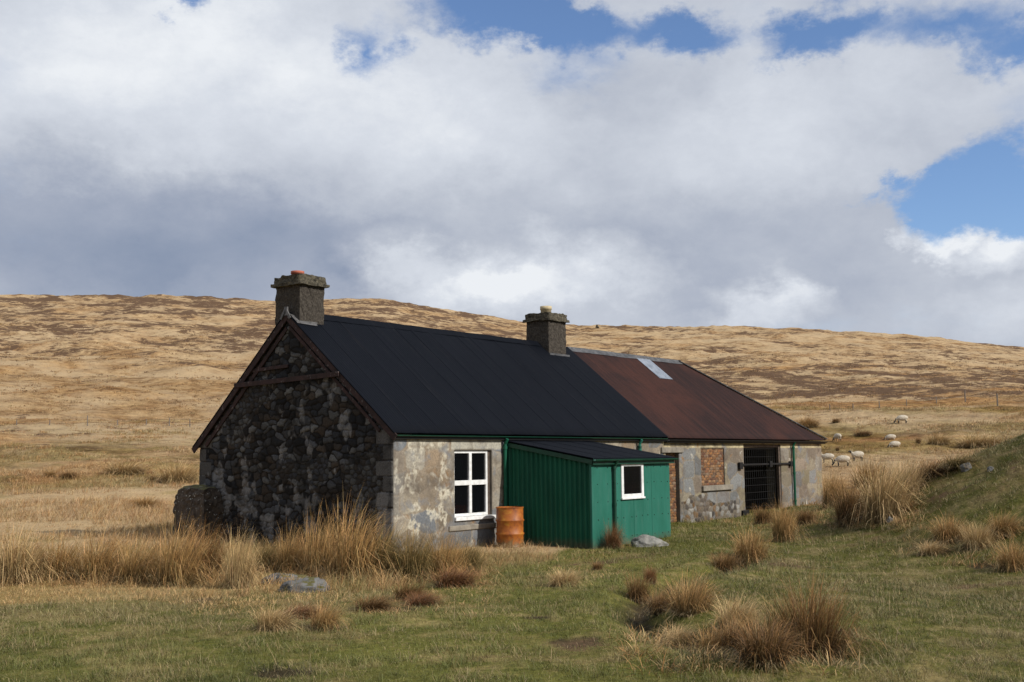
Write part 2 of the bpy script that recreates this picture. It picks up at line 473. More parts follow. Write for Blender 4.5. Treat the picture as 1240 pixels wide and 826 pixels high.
MT['rock_pale'] = rock_mat('pale_rock', (.11, .105, .095), (.26, .25, .225), .45)
MT['mossy'] = rock_mat('dark_mossy_rubble', (.022, .015, .010), (.075, .055, .038), .62)

def ground_mat():
    m, nt, b = new_mat('moorland_ground')
    a = N(nt, 'ShaderNodeVertexColor', layer_name='Col'); c = a.outputs['Color']
    z = N(nt, 'ShaderNodeVertexColor', layer_name='Zone')
    zs = nt.nodes.new('ShaderNodeSeparateColor'); nt.links.new(z.outputs['Color'], zs.inputs[0])
    far, hea, near = zs.outputs[0], zs.outputs[1], zs.outputs[2]
    v = coord(nt)
    # fine mottling close by
    nf = noise_n(nt, v, 14, 6, .7)
    c = mix(nt, 1.0, c, ramp(nt, nf, [(.3, (.45,) * 3), (.7, (1.25,) * 3)]), 'MULTIPLY')
    # tussock mottling in the middle distance and on the hill
    nm = noise_n(nt, v, .55, 8, .72)
    c2 = mix(nt, 1.0, c, ramp(nt, nm, [(.32, (.55, .50, .44)), (.48, (.95, .93, .9)), (.66, (1.3, 1.3, 1.3))]), 'MULTIPLY')
    c = mix(nt, far, c, c2)
    ng = noise_n(nt, v, .16, 9, .78)
    c2 = mix(nt, 1.0, c, ramp(nt, ng, [(.36, (.30, .22, .18)), (.455, (.80, .72, .66)), (.53, (1.08, 1.06, 1.04)), (.68, (1.28, 1.28, 1.28))]), 'MULTIPLY')
    c = mix(nt, far, c, c2)
    nb = noise_n(nt, v, .035, 6, .62, .4)
    c3 = mix(nt, ramp(nt, nb, [(.44, (0, 0, 0)), (.60, (.8, .8, .8))]), c, (.47, .345, .205))
    c = mix(nt, far, c, c3)
    # heather and peat hags
    n1 = noise_n(nt, v, .032, 9, .72, .2)
    n2 = noise_n(nt, v, .17, 9, .74, .2)
    ad = N(nt, 'ShaderNodeMath', operation='MULTIPLY_ADD'); nt.links.new(n2, ad.inputs[0]); ad.inputs[1].default_value = .85; nt.links.new(n1, ad.inputs[2])
    ad2 = N(nt, 'ShaderNodeMath', operation='MULTIPLY_ADD'); nt.links.new(hea, ad2.inputs[0]); ad2.inputs[1].default_value = .27; nt.links.new(ad.outputs[0], ad2.inputs[2])
    k = ramp(nt, ad2.outputs[0], [(0.0, (0, 0, 0)), (1.0, (1, 1, 1))])
    mr = N(nt, 'ShaderNodeMapRange'); nt.links.new(ad2.outputs[0], mr.inputs[0]); mr.inputs[1].default_value = 1.075; mr.inputs[2].default_value = 1.105
    c = mix(nt, mr.outputs[0], c, (.050, .026, .021))
    mr2 = N(nt, 'ShaderNodeMapRange'); nt.links.new(ad2.outputs[0], mr2.inputs[0]); mr2.inputs[1].default_value = 1.02; mr2.inputs[2].default_value = 1.10; mr2.inputs[4].default_value = .5
    c = mix(nt, mr2.outputs[0], c, (.20, .125, .068))
    nt.links.new(c, b.inputs['Base Color']); b.inputs['Roughness'].default_value = .95; b.inputs['Specular IOR Level'].default_value = .05
    # relief
    h1 = noise_n(nt, v, 9, 6, .7)
    b1 = N(nt, 'ShaderNodeBump', Strength=.7, Distance=.05); nt.links.new(h1, b1.inputs['Height'])
    h2 = noise_n(nt, v, .9, 8, .7)
    mm = N(nt, 'ShaderNodeMath', operation='MULTIPLY'); nt.links.new(far, mm.inputs[0]); mm.inputs[1].default_value = .9
    b2 = N(nt, 'ShaderNodeBump', Distance=.6); nt.links.new(mm.outputs[0], b2.inputs['Strength']); nt.links.new(h2, b2.inputs['Height']); nt.links.new(b1.outputs[0], b2.inputs['Normal'])
    nt.links.new(b2.outputs[0], b.inputs['Normal'])
    return m
MT['ground'] = ground_mat()

# ------------------------------------------------------------------ ground sheet
def build_ground():
    azf = np.radians(np.arange(-38, 38.01, .13)); azc = np.radians(np.arange(40, 321, 2.5))
    az = np.concatenate([azf, azc]); na = len(az)
    rr = np.concatenate([[0.05, 1.0, 2.0, 3.0], np.exp(np.linspace(math.log(4), math.log(190), 430)), np.exp(np.linspace(math.log(191), math.log(1500), 230))])
    nr = len(rr)
    R_, A_ = np.meshgrid(rr, az, indexing='ij')
    x = CAM[0] + R_ * (np.cos(A_) * _fx[0] + np.sin(A_) * _rx[0]); y = CAM[1] + R_ * (np.cos(A_) * _fx[1] + np.sin(A_) * _rx[1])
    z = height(x, y)
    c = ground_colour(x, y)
    s, d = sd(x, y); t = s / np.maximum(d, 1)
    # hill bands: golden lower slope on the left
    band = sstep(150, 200, R_) * (1 - sstep(300, 420, R_)) * sstep(.1, -.15, t)
    c = c + (np.array([.36, .235, .115]) - c) * (band * .7)[..., None]
    farc = np.array([.45, .325, .188]); fm = sstep(300, 450, R_)
    c = c + (farc - c) * (fm * .6)[..., None]
    zone = np.zeros_like(c)
    zone[..., 0] = sstep(28, 70, R_)
    hl = np.interp(R_, [150, 170, 190, 280, 380, 480, 640, 700], [0, .32, .0, .02, .42, .52, .62, .62])
    hr = np.interp(R_, [150, 180, 210, 300, 360, 450, 640, 700], [0, .52, .62, .55, .48, .26, .30, .40])
    w = sstep(-.05, .15, t)
    zone[..., 1] = hl * (1 - w) + hr * w
    idx = np.arange(nr * na).reshape(nr, na); nx = np.roll(idx, -1, axis=1)
    q = np.stack([idx[:-1], nx[:-1], nx[1:], idx[1:]], -1).reshape(-1, 4)[:, ::-1]
    V = np.stack([x, y, z], -1).reshape(-1, 3)
    me = np_mesh('ground', V, q, MT['ground'], c.reshape(-1, 3), True)
    a = me.color_attributes.new('Zone', 'FLOAT_COLOR', 'POINT')
    zz = np.ones((len(V), 4), np.float32); zz[:, :3] = zone.reshape(-1, 3); a.data.foreach_set('color', zz.ravel())
    return tag(link(bpy.data.objects.new('ground', me)), kind='structure')
build_ground()

# ------------------------------------------------------------------ stone skins
def stone_skin(u, w, cell, seed, palette, mortar, metric='round', jit=.38, mw=.10, warp=.05):
    """per-point stone colour and relief; u, w are metres along and up the wall"""
    cu, cw = cell
    wu = u + warp * (fbm(u * 3.1, w * 3.1, seed + 3, 3) - .5) * 2; ww = w + warp * (fbm(u * 3.3 + 9, w * 3.3, seed + 5, 3) - .5) * 2
    gw = np.floor(ww / cw)
    best = np.full(u.shape, 1e9); sec = best.copy(); hid = np.zeros(u.shape)
    for dj in (-1, 0, 1):
        row = gw + dj
        off = (row % 2) * .5 + _hash(row, row * 0 + 5, seed) * .4
        gu = np.floor(wu / cu - off)
        for di in (-1, 0, 1):
            ci = gu + di
            ju = (_hash(ci, row, seed) - .5) * 2 * jit; jw = (_hash(ci, row, seed + 1) - .5) * 2 * jit * .9
            sx = 1 + (_hash(ci, row, seed + 7) - .5) * .5
            du = np.abs(wu / cu - (ci + off + .5 + ju)) / sx; dw = np.abs(ww / cw - (row + .5 + jw))
            dd = np.maximum(du, dw) * .75 + .25 * np.hypot(du, dw) if metric == 'block' else np.hypot(du, dw)
            nb = dd < best
            sec = np.where(nb, best, np.minimum(sec, dd)); hid = np.where(nb, _hash(ci, row, seed + 2), hid); best = np.where(nb, dd, best)
    edge = sec - best
    st = sstep(mw * .4, mw * 1.6, edge)
    pal = np.array(palette); k = (hid * 9973) % 1.0
    c = pal[np.minimum((k * len(pal)).astype(int), len(pal) - 1)]
    c = c * (0.72 + .56 * ((hid * 577) % 1.0))[..., None]
    c = np.array(mortar) * (1 - st)[..., None] + c * st[..., None]
    rel = st * (.5 + .5 * ((hid * 131) % 1.0)) * np.minimum(1, .55 + edge)
    return c, rel

def wall_skin(name, mat, parent, origin, udir, nrm, umax, zmin, top, holes, step, relief, skinfn, umin=0):
    """displaced stone face of a wall. top: function u -> z; holes: list of (u0,u1,z0,z1)"""
    nu = int((umax - umin) / step) + 1
    zt = float(np.max(top(np.linspace(umin, umax, 50)))); nz = int((zt - zmin) / step) + 1
    us = np.linspace(umin, umax, nu); zs = np.linspace(zmin, zt, nz)
    # snap nearest grid lines onto hole borders
    for a, b_, c_, d_ in holes:
        for v in (a, b_):
            if umin < v < umax: us[np.argmin(abs(us - v))] = v
        for v in (c_, d_):
            if zmin < v < zt: zs[np.argmin(abs(zs - v))] = v
    Ug, Zg = np.meshgrid(us, zs)
    c, rel = skinfn(Ug, Zg)
    disp = relief * rel + .006 * (fbm(Ug * 20, Zg * 20, 77, 2) - .5) + .012
    topz = top(Ug)
    inside = Zg <= topz + 1e-6
    keep_v = inside.copy()
    border = np.zeros_like(inside)
    def inhole(U, Z, e=1e-5):
        m = np.zeros(U.shape, bool)
        for a, b_, c_, d_ in holes: m |= (U > a + e) & (U < b_ - e) & (Z > c_ + e) & (Z < d_ - e)
        return m
    uc = (Ug[:-1, :-1] + Ug[1:, 1:]) / 2; zc = (Zg[:-1, :-1] + Zg[1:, 1:]) / 2
    ok = ~inhole(uc, zc) & (zc <= top(uc))
    for a, b_, c_, d_ in holes:
        e = 1e-5
        onb = ((abs(Ug - a) < e) | (abs(Ug - b_) < e)) & (Zg >= c_ - e) & (Zg <= d_ + e)
        onb |= ((abs(Zg - c_) < e) | (abs(Zg - d_) < e)) & (Ug >= a - e) & (Ug <= b_ + e)
        border |= onb
    border |= (Ug <= umin + 1e-6) | (Ug >= umax - 1e-6)
    disp = np.where(border, -.006, disp)
    idx = np.arange(Ug.size).reshape(Ug.shape)
    q = np.stack([idx[:-1, :-1], idx[:-1, 1:], idx[1:, 1:], idx[1:, :-1]], -1)[ok]
    o = np.array(origin, float); ud = np.array(udir, float); n = np.array(nrm, float)
    P = o + Ug[..., None] * ud + np.array([0, 0, 1.0]) * Zg[..., None] + disp[..., None] * n
    if np.cross(ud, [0, 0, 1]) @ n < 0: q = q[:, ::-1]
    used = np.unique(q); rem = np.full(Ug.size, -1); rem[used] = np.arange(len(used))
    return np_obj(name, P.reshape(-1, 3)[used], rem[q], mat, parent, c.reshape(-1, 3)[used], True)

# ------------------------------------------------------------------ the house
HW, HL, BL = 6.754, 10.94, 22.34
HE, HR, RY = 2.45, 5.40, 3.38
SL = (HR - HE) / (RY + .25)
EY = -.14                                        # front edge of the roofs
def roof_z(y): return HE + (y + .25) * SL if y <= RY else HR - (y - RY) * .872
ZB = -.6

house = tag(empty('croft_house', (HL / 2, HW / 2, 0)), 'long low stone croft house with black roof, chimneys at both ends and white window', 'house')
barn = tag(empty('stone_barn', ((HL + BL) / 2, HW / 2, 0)), 'stone barn with rusty red hipped roof joined to the far end of the house', 'barn')
porch = tag(empty('lean_to_porch', (5.4, -1.2, 0)), 'green corrugated iron lean-to porch with black roof against the house front', 'porch')
for r_ in (house, barn, porch):
    pass
def put(o, root):
    """parent while keeping the world position of geometry written in world coordinates"""
    o.parent = root; o.location = (-root.location[0], -root.location[1], -root.location[2]); return o

WIN = (1.91, 3.22, .66, 2.19)
BRD = (11.10, 11.86, -.6, 2.18)
BWN = (13.17, 14.70, 1.06, 2.23)
DOOR = (16.04, 18.83, -.6, 2.36)
T = .55
# core slabs
mb = MB()
mb.box(0, WIN[0], 0, T, ZB, 2.50).box(WIN[1], HL, 0, T, ZB, 2.50).box(WIN[0], WIN[1], 0, T, ZB, WIN[2]).box(WIN[0], WIN[1], 0, T, WIN[3], 2.50)
put(mb.build('wall', MT['core']), house)
mb = MB(); mb.box(0, HL, HW - T, HW, ZB, 2.28); put(mb.build('wall', MT['core']), house)
gp = [(0.001, ZB), (HW - .001, ZB), (HW - .001, roof_z(HW) - .09), (RY, HR - .10), (.001, roof_z(0) - .09)]
mb = MB(); mb.prism(gp, 'x', .001, T); put(mb.build('wall', MT['core']), house)
mb = MB(); mb.prism(gp, 'x', HL - T, HL - .001); put(mb.build('wall', MT['core']), house)
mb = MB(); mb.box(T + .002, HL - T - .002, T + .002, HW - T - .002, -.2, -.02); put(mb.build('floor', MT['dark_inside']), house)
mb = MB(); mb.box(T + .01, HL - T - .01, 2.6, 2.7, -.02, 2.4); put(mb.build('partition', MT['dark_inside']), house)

def gable_fn(u, w):
    c, r = stone_skin(u, w, (.27, .155), 101, [(.028, .029, .032), (.045, .045, .046), (.068, .069, .073), (.019, .017, .016), (.046, .036, .028), (.10, .098, .094), (.016, .016, .017), (.036, .030, .025)], (.014, .0115, .010), 'block', .40, .10, .09)
    c2, r2 = stone_skin(u, w, (.16, .12), 131, [(.045, .045, .048), (.07, .068, .065), (.035, .03, .026)], (.035, .03, .025), 'round', .36, .12, .04)
    k = (fbm(u / .9, w / .9, 15, 2) > .60)
    c = np.where(k[..., None], c2, c); r = np.where(k, r2, r)
    # dressed quoins on the near corner
    qz = np.floor(w / .33); qw = .28 + .22 * (qz % 2)
    q = (u < qw) | (u > HW - qw)
    qc = np.array([.085, .080, .075]) * (.7 + .6 * _hash(qz, qz * 0 + (u > 3), 5))[..., None]
    e = np.abs((w / .33) % 1 - .5) < .46
    c = np.where((q & e)[..., None], qc, c); r = np.where(q, np.where(e, .5, .1), r)
    # pale lichen and limewash remnants low down and by the far edge
    l = sstep(.60, .68, fbm(u / .33, w / .55, 91, 4) + .10 * np.exp(-((u - 6.1) / .5) ** 2) + .05 * np.exp(-((w - 1.0) / .5) ** 2) - .02)
    c = c + (np.array([.21, .20, .19]) - c) * (l * .6)[..., None]
    return c, r
def gtop(u): return np.minimum(HE + (u + .25) * SL, HR - (u - RY) * .872) - .09
o = wall_skin('gable_stonework', MT['gable'], None, (0, 0, 0), (0, 1, 0), (-1, 0, 0), HW, ZB, gtop, [], .018, .042, gable_fn)
put(o, house)

FPAL = [(.24, .215, .18), (.16, .172, .185), (.26, .225, .17), (.19, .155, .115), (.14, .148, .158), (.27, .245, .20), (.23, .175, .12)]
def front_fn(u, w):
    c, r = stone_skin(u, w, (.70, .44), 201, FPAL, (.235, .19, .14), 'block', .26, .055, .055)
    l = sstep(.55, .62, fbm(u / .30, w / .38, 55, 6, .6)) * sstep(2.5, 1.9, u)
    ring = l * (1 - sstep(.64, .72, fbm(u / .30, w / .38, 55, 6, .6)))
    c = c + (np.array([.52, .48, .38]) - c) * (ring * .85)[..., None]
    q = (u > WIN[1]) & (u < WIN[1] + .30) | (u < .30)
    c = np.where(q[..., None], c * .85 + .04, c)
    lt = (w > 2.20) & (u > WIN[0] - .12) & (u < WIN[1] + .35)
    c = np.where(lt[..., None], np.array([.36, .34, .28]), c); r = np.where(lt, .6, r)
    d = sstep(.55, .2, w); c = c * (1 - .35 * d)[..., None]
    return c, r
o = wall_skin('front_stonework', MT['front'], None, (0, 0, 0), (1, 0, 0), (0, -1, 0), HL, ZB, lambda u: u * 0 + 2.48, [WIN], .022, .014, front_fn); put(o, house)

# barn core and skin
mb = MB()
xs = [HL + .002, BRD[0], BRD[1], BWN[0], BWN[1], DOOR[0], DOOR[1], BL]
for a, b_ in ((0, 1), (2, 3), (4, 5), (6, 7)): mb.box(xs[a], xs[b_], 0, T, ZB, 2.50)
for (a, b_, c_, d_) in (BRD, BWN, DOOR):
    mb.box(a, b_, 0, T, d_, 2.50)
    if c_ > 0: mb.box(a, b_, 0, T, ZB, c_)
put(mb.build('wall', MT['core']), barn)
hb = on_plane(931, 582, (0, 1, 0), HW)          # small hole of daylight in the back wall
mb = MB(); hx, hz = hb[0], hb[2]
mb.box(HL + .002, hx - .28, HW - T, HW, ZB, 2.28).box(hx + .28, BL, HW - T, HW, ZB, 2.28).box(hx - .28, hx + .28, HW - T, HW, ZB, hz - .22).box(hx - .28, hx + .28, HW - T, HW, hz + .22, 2.28)
put(mb.build('wall', MT['core']), barn)
mb = MB(); mb.box(BL - T, BL, T + .001, HW - T - .001, ZB, 2.30); put(mb.build('wall', MT['core']), barn)
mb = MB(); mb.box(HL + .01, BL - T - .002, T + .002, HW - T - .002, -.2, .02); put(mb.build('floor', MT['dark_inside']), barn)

def barn_fn(u, w):
    c, r = stone_skin(u, w, (.75, .46), 301, [(.20, .18, .15), (.165, .165, .16), (.22, .19, .14), (.19, .155, .12), (.15, .145, .14), (.21, .18, .12)], (.20, .165, .12), 'block', .26, .055, .055)
    c2, r2 = stone_skin(u, w, (.20, .15), 331, [(.06, .052, .045), (.13, .11, .085), (.17, .16, .145), (.12, .075, .04), (.22, .21, .19), (.05, .045, .04), (.10, .085, .06)], (.13, .105, .08), 'round', .36, .12, .04)
    lo = w < .62 + .35 * (fbm(u / .7, w / .7, 8, 2) - .5) * 2
    lo &= (u > 11.9) & (u < 15.6)
    c = np.where(lo[..., None], c2, c); r = np.where(lo, r2 * 1.8, r)
    tp = (w > 2.22 + .05 * fbm(u, w, 9, 2)); c = np.where(tp[..., None], np.array([.40, .34, .21]) * (.8 + .4 * fbm(u * 3, w * 3, 4, 2))[..., None], c)
    return c, r
o = wall_skin('front_stonework', MT['barn'], None, (0, 0, 0), (1, 0, 0), (0, -1, 0), BL, ZB, lambda u: u * 0 + 2.48, [BRD, BWN, DOOR], .025, .014, barn_fn, umin=HL + .01); put(o, barn)
def end_fn(u, w): return barn_fn(u + 31, w + .7)
o = wall_skin('end_stonework', MT['barn'], None, (BL, 0, 0), (0, 1, 0), (1, 0, 0), HW, ZB, lambda u: u * 0 + 2.3, [], .05, .022, end_fn); put(o, barn)

def brick_fn(u, w):
    c, r = stone_skin(u, w, (.225, .078), 401, [(.21, .100, .048), (.24, .120, .052), (.15, .068, .036), (.25, .145, .075), (.11, .055, .036), (.24, .115, .045), (.18, .125, .085)], (.13, .085, .055), 'block', .07, .16, .012)
    return c, r
o = wall_skin('bricked_up_doorway', MT['brick'], None, (0, .14, 0), (1, 0, 0), (0, -1, 0), BRD[1], BRD[2], lambda u: u * 0 + BRD[3], [], .016, .02, brick_fn, umin=BRD[0]); put(o, barn)
mb = MB(); mb.box(BRD[0], BRD[1], .145, .4, BRD[2], BRD[3]); mb.box(BWN[0], BWN[1], .045, .3, BWN[2], BWN[3]); put(mb.build('brick_infill', MT['core']), barn)
o = wall_skin('bricked_up_window', MT['brick'], None, (0, .045, 0), (1, 0, 0), (0, -1, 0), BWN[1], BWN[2], lambda u: u * 0 + BWN[3], [], .016, .018, brick_fn, umin=BWN[0]); put(o, barn)
mb = MB(); mb.box(BWN[0] - .03, BWN[1] + .38, -.10, .03, .93, 1.09); put(mb.build('window_sill', MT['stone_plain'], bevel=.012), barn)
mb = MB(); mb.box(BRD[0] - .3, BRD[1] + .18, -.075, .02, 2.10, 2.26); put(mb.build('door_lintel', MT['stone_plain'], bevel=.012), barn)

# ---- white window of the house
wroot = MB()
wx0, wx1, wz0, wz1 = WIN[0] + .005, 3.13, WIN[2] + .005, WIN[3] - .005
f = .065
wroot.box(wx0, wx0 + f, .05, .13, wz0 + .04, wz1).box(wx1 - f, wx1, .05, .13, wz0 + .04, wz1).box(wx0 + f, wx1 - f, .05, .13, wz1 - f, wz1).box(wx0 + f, wx1 - f, .05, .13, wz0 + .04, wz0 + .04 + f)
win = put(wroot.build('window', MT['white'], bevel=.006), house)
def sub(mbx, name, mat, par, root, bevel=0, smooth=False):
    o = mbx.build(name, mat, None, bevel, smooth); o.parent = par; o.location = (0, 0, 0); return o
xm = (wx0 + wx1) / 2; zm = (wz0 + wz1) / 2 + .03
mb = MB(); mb.box(xm - .045, xm + .045, .045, .12, wz0 + .04 + f, zm - .055).box(xm - .045, xm + .045, .045, .12, zm + .055, wz1 - f).box(wx0 + f, wx1 - f, .042, .122, zm - .055, zm + .055)
sub(mb, 'glazing_bars', MT['white'], win, house, .005)
mb = MB(); mb.box(wx0 - .02, WIN[1] + .06, -.075, .12, wz0 - .045, wz0 + .035)
sub(mb, 'sill', MT['white'], win, house, .008)
mb = MB(); mb.box(wx0 + .03, wx1 - .03, .09, .098, wz0 + .06, wz1 - .03)
sub(mb, 'pane', MT['glass'], win, house)
mb = MB(); mb.box(wx1 + .001, WIN[1] - .002, .06, .14, wz0 + .04, wz1); sub(mb, 'side_board', MT['wood_old'], win, house)
mb = MB(); mb.box(1.70, WIN[1] + .22, -.055, .02, .40, .52); put(mb.build('sill_stone', MT['stone_plain'], bevel=.015), house)

# ---- roofs
def roof_sheet(name, mat, x0, x1, vmax, period, amp, lap=None, lift=0.0, back=False, step=None, seed=0):
    """a sheet on the front (or back) slope; vmax(x) in 0..1 up the slope"""
    step = step or period / 8
    n = int((x1 - x0) / step) + 1
    xs = np.linspace(x0, x1, n)
    rows = np.linspace(0, 1, 14)
    if not back:
        e = np.array([0, EY, roof_z(EY)]); rdg = np.array([0, RY, HR]); nr = np.array([0, -SL, 1.0])
    else:
        e = np.array([0, HW + .15, roof_z(HW + .15)]); rdg = np.array([0, RY, HR]); nr = np.array([0, .872, 1.0])
    nr /= np.linalg.norm(nr)
    disp = amp * np.cos(xs * 2 * math.pi / period) + lift
    V = []
    for k, v in enumerate(rows):
        vv = v * vmax(xs)
        P = e[None] * (1 - vv)[:, None] + rdg[None] * vv[:, None]
        P[:, 0] = xs
        dd = disp.copy()
        if lap:
            ph = ((xs + .6 * _hash(np.floor(xs / lap), xs * 0, seed)) / lap) % 1.0
            dd = dd + .009 * (1 - ph) ** 8 + .014 * (fbm(xs * 1.3, xs * 0 + v * 5, seed, 3) - .5)
        P = P + nr[None] * dd[:, None]
        V.append(P)
    V = np.array(V); idx = np.arange(V.shape[0] * n).reshape(V.shape[0], n)
    # thickness: a bottom layer
    B = V - nr[None, None] * .03
    allv = np.concatenate([V.reshape(-1, 3), B.reshape(-1, 3)]); off = V.shape[0] * n
    top = np.stack([idx[:-1, :-1], idx[:-1, 1:], idx[1:, 1:], idx[1:, :-1]], -1).reshape(-1, 4)
    bot = top[:, ::-1] + off
    sides = []
    for line in (idx[0], idx[-1][::-1], idx[:, 0][::-1], idx[:, -1]):
        sides.append(np.stack([line[:-1] + off, line[1:] + off, line[1:], line[:-1]], -1))
    F = np.concatenate([top, bot] + sides)
    if back: F = F[:, ::-1]
    return np_obj(name, allv, F, mat, None, None, True)
one = lambda x: x * 0 + 1.0
rf = put(roof_sheet('roof', MT['roof_black'], -.13, HL + .06, one, .076, .0022, lap=.82, lift=.03, seed=5), house)
rb = put(roof_sheet('roof', MT['roof_black'], -.13, HL + .06, one, .076, .0022, lap=.82, lift=.03, back=True, seed=6), house)
HX = 17.87
HEX = BL + .14
bv = lambda x: np.clip((HEX - x) / (HEX - HX), .002, 1)
brf = put(roof_sheet('roof', MT['roof_rust'], HL + .07, HEX, bv, .076, .009, seed=8), barn)
brb = put(roof_sheet('roof', MT['roof_rust'], HL + .07, HEX, bv, .076, .009, back=True, seed=9), barn)
# hipped end
def hip():
    A = np.array([HEX, EY, roof_z(EY)]); B = np.array([HEX, HW + .15, roof_z(HW + .15)]); C = np.array([HX, RY, HR])
    n = 200; V = []
    ys = np.linspace(0, 1, n)
    nr = np.cross(B - A, C - A); nr /= np.linalg.norm(nr); nr *= np.sign(nr[2])
    kk = (RY - EY) / (HW + .15 - EY)
    for v in (0, 1):
        for t_ in ys:
            m_ = min(t_ / kk, (1 - t_) / (1 - kk)); m_ = max(m_, .002)
            base = A + (B - A) * t_
            topp = np.array([HEX + (HX - HEX) * m_, base[1], 0]); topp[2] = base[2] + (HR - roof_z(EY)) * m_
            P = base * (1 - v) + topp * v + nr * .009 * math.cos(t_ * (HW + .3) * 2 * math.pi / .076 * .5)
            V.append(P)
    F = [(i, i + 1, n + i + 1, n + i) for i in range(n - 1)]
    return np_obj('roof', np.array(V), np.array(F), MT['roof_rust'], None, None, True)
put(hip(), barn)
# ridge caps
def ridge(name, x0, x1, mat, root, par, lift=.035):
    mb = MB(); n = 24; xs = np.linspace(x0, x1, n)
    V = []
    for x in xs:
        j = random.uniform(-.008, .008)
        for y, z in ((RY - .17, HR - .17 * SL + lift), (RY - .05, HR - .03 + lift), (RY, HR + .025 + lift), (RY + .05, HR - .03 + lift), (RY + .17, HR - .17 * .872 + lift)):
            V.append((x, y, z + j))
    F = [(i * 5 + k, i * 5 + k + 1, (i + 1) * 5 + k + 1, (i + 1) * 5 + k) for i in range(n - 1) for k in range(4)]
    mb.add(V, F); o = mb.build(name, mat); o.parent = par; o.location = (0, 0, 0); return o
ridge('ridge_cap', .74, 9.50, MT['roof_black'], house, rf, .055)
ridge('ridge_cap', HL + .08, HX + .05, MT['lead'], barn, brf, .02)
mb = MB()
a = Vector((HX, RY, HR + .03)); b_ = Vector((HEX + .02, EY - .02, roof_z(EY) + .03))
nh = Vector((SL, -SL, 2)).normalized()
mb.bar(a, b_, .17, .03, nh); sub(mb, 'hip_cap', MT['lead'], brf, barn)
mb = MB(); mb.bar(Vector((HX, RY, HR + .03)), Vector((HEX + .02, HW + .17, roof_z(HW + .15) + .03)), .17, .03, Vector((SL, SL, 2)).normalized()); sub(mb, 'hip_cap', MT['lead'], brb, barn)
# skylight sheet
def slope_pt(x, y, up): 
    n = Vector((0, -SL, 1)).normalized(); return Vector((x, y, roof_z(y))) + n * up
sk = []
for x, y in ((14.95, 2.36), (15.85, 2.40), (15.72, 3.28), (14.80, 3.24)): sk.append((x, y))
mb = MB(); vt = [slope_pt(x, y, .024) for x, y in sk] + [slope_pt(x, y, .010) for x, y in sk]
# corrugated clear sheet
n = 80; V = []; F = []
for r_ in range(6):
    for i in range(n + 1):
        u = i / n; y = 2.36 + (3.26 - 2.36) * r_ / 5; x = 14.85 + .85 * u
        V.append(slope_pt(x, y, .020 + .009 * math.cos(x * 2 * math.pi / .076)))
for r_ in range(5):
    for i in range(n): F.append((r_ * (n + 1) + i, r_ * (n + 1) + i + 1, (r_ + 1) * (n + 1) + i + 1, (r_ + 1) * (n + 1) + i))
mb = MB(); mb.add(V, F); sub(mb, 'skylight', MT['translucent'], brf, barn)['label'] = 'pale clear roofing sheet just below the ridge'

# fascias, gutters
mb = MB(); mb.box(-.08, HL + .04, EY + .03, -.03, HE - .02, HE + .045); put(mb.build('fascia', MT['iron']), house)
def gutter(name, x0, x1, y, z, mat, r=.05):
    V = []; n = 9
    for x in (x0, x1):
        for i in range(n):
            t = math.pi * i / (n - 1); V.append((x, y - r * math.cos(t), z - r * math.sin(t)))
        for i in range(n):
            t = math.pi * (n - 1 - i) / (n - 1); V.append((x, y - (r - .008) * math.cos(t), z - (r - .008) * math.sin(t)))
    m2 = 2 * n
    mb = MB(); mb.add(V, [(i, (i + 1) % m2, m2 + (i + 1) % m2, m2 + i) for i in range(m2)]); return mb.build(name, mat, smooth=False)
put(gutter('gutter', -.05, HL + .02, EY - .015, HE + .062, MT['green_dark'], .030), house)
put(gutter('gutter', HL + .08, HEX, EY - .03, HE + .03, MT['iron'], .05), barn)
mb = MB(); mb.box(HL + .05, BL + .1, EY + .005, .02, HE - .06, HE + .01); put(mb.build('fascia', MT['iron']), barn)
def downpipe(x, y, z0, z1, mat, root, r=.042, swan=True):
    mb = MB(); mb.tube((x, y, z0), (x, y, z1), r, 12)
    for z in (z0 + .25, (z0 + z1) / 2 + .1, z1 - .12): mb.tube((x, y, z), (x, y, z + .07), r * 1.28, 12)
    mb.tube((x, y, z1), (x, EY - .03 if swan else y, z1 + .12), r, 10)
    return put(mb.build('downpipe', mat, smooth=False), root)
downpipe(3.60, -.10, .05, 2.33, MT['green_corr'], house)
downpipe(19.68, -.10, .12, 2.33, MT['green_corr'], barn)
downpipe(9.55, -.10, 1.9, 2.35, MT['green_teal'], house)

# bargeboards and collar on the gable
def barge(y0, z0, y1, z1, x=-.10, w=.15, th=.035, name='bargeboard', mat='barge'):
    mb = MB(); up = Vector((0, -(z1 - z0), (y1 - y0)));
    if up.z < 0: up = -up
    mb.bar((x, y0, z0), (x, y1, z1), th, w, up.normalized()); return put(mb.build(name, MT[mat], bevel=.004), house)
def bz(y, drop): return (HE + (y + .25) * SL if y <= RY else HR - (y - RY) * .872) - drop
barge(EY - .02, bz(EY - .02, .07), RY + .04, bz(RY, .05))
barge(HW + .16, bz(HW + .16, .07), RY - .04, bz(RY, .05), x=-.105)
# inner raking timbers, a gap below the barge
barge(.35, bz(.35, .33), RY - .05, bz(RY, .33), x=-.06, w=.08, name='rake_timber')
barge(HW - .30, bz(HW - .30, .35), RY + .05, bz(RY, .35), x=-.06, w=.10, name='rake_timber')
barge(5.25, 3.80, 1.55, 3.88, x=-.14, w=.11, name='collar_board')
barge(4.72, 4.13, 3.35, 4.17, x=-.07, w=.08, name='short_batten')
mb = MB(); mb.bar((-.13, RY, HR - .06), (-.13, RY, HR + .14), .03, .12, (0, 1, 0)); mb.bar((-.14, RY - .16, HR - .14), (-.14, RY, HR + .10), .03, .06, (0, -1, 1)); mb.bar((-.145, RY + .16, HR - .14), (-.145, RY, HR + .10), .03, .06, (0, 1, 1))
put(mb.build('apex_flashing', MT['zinc']), house)

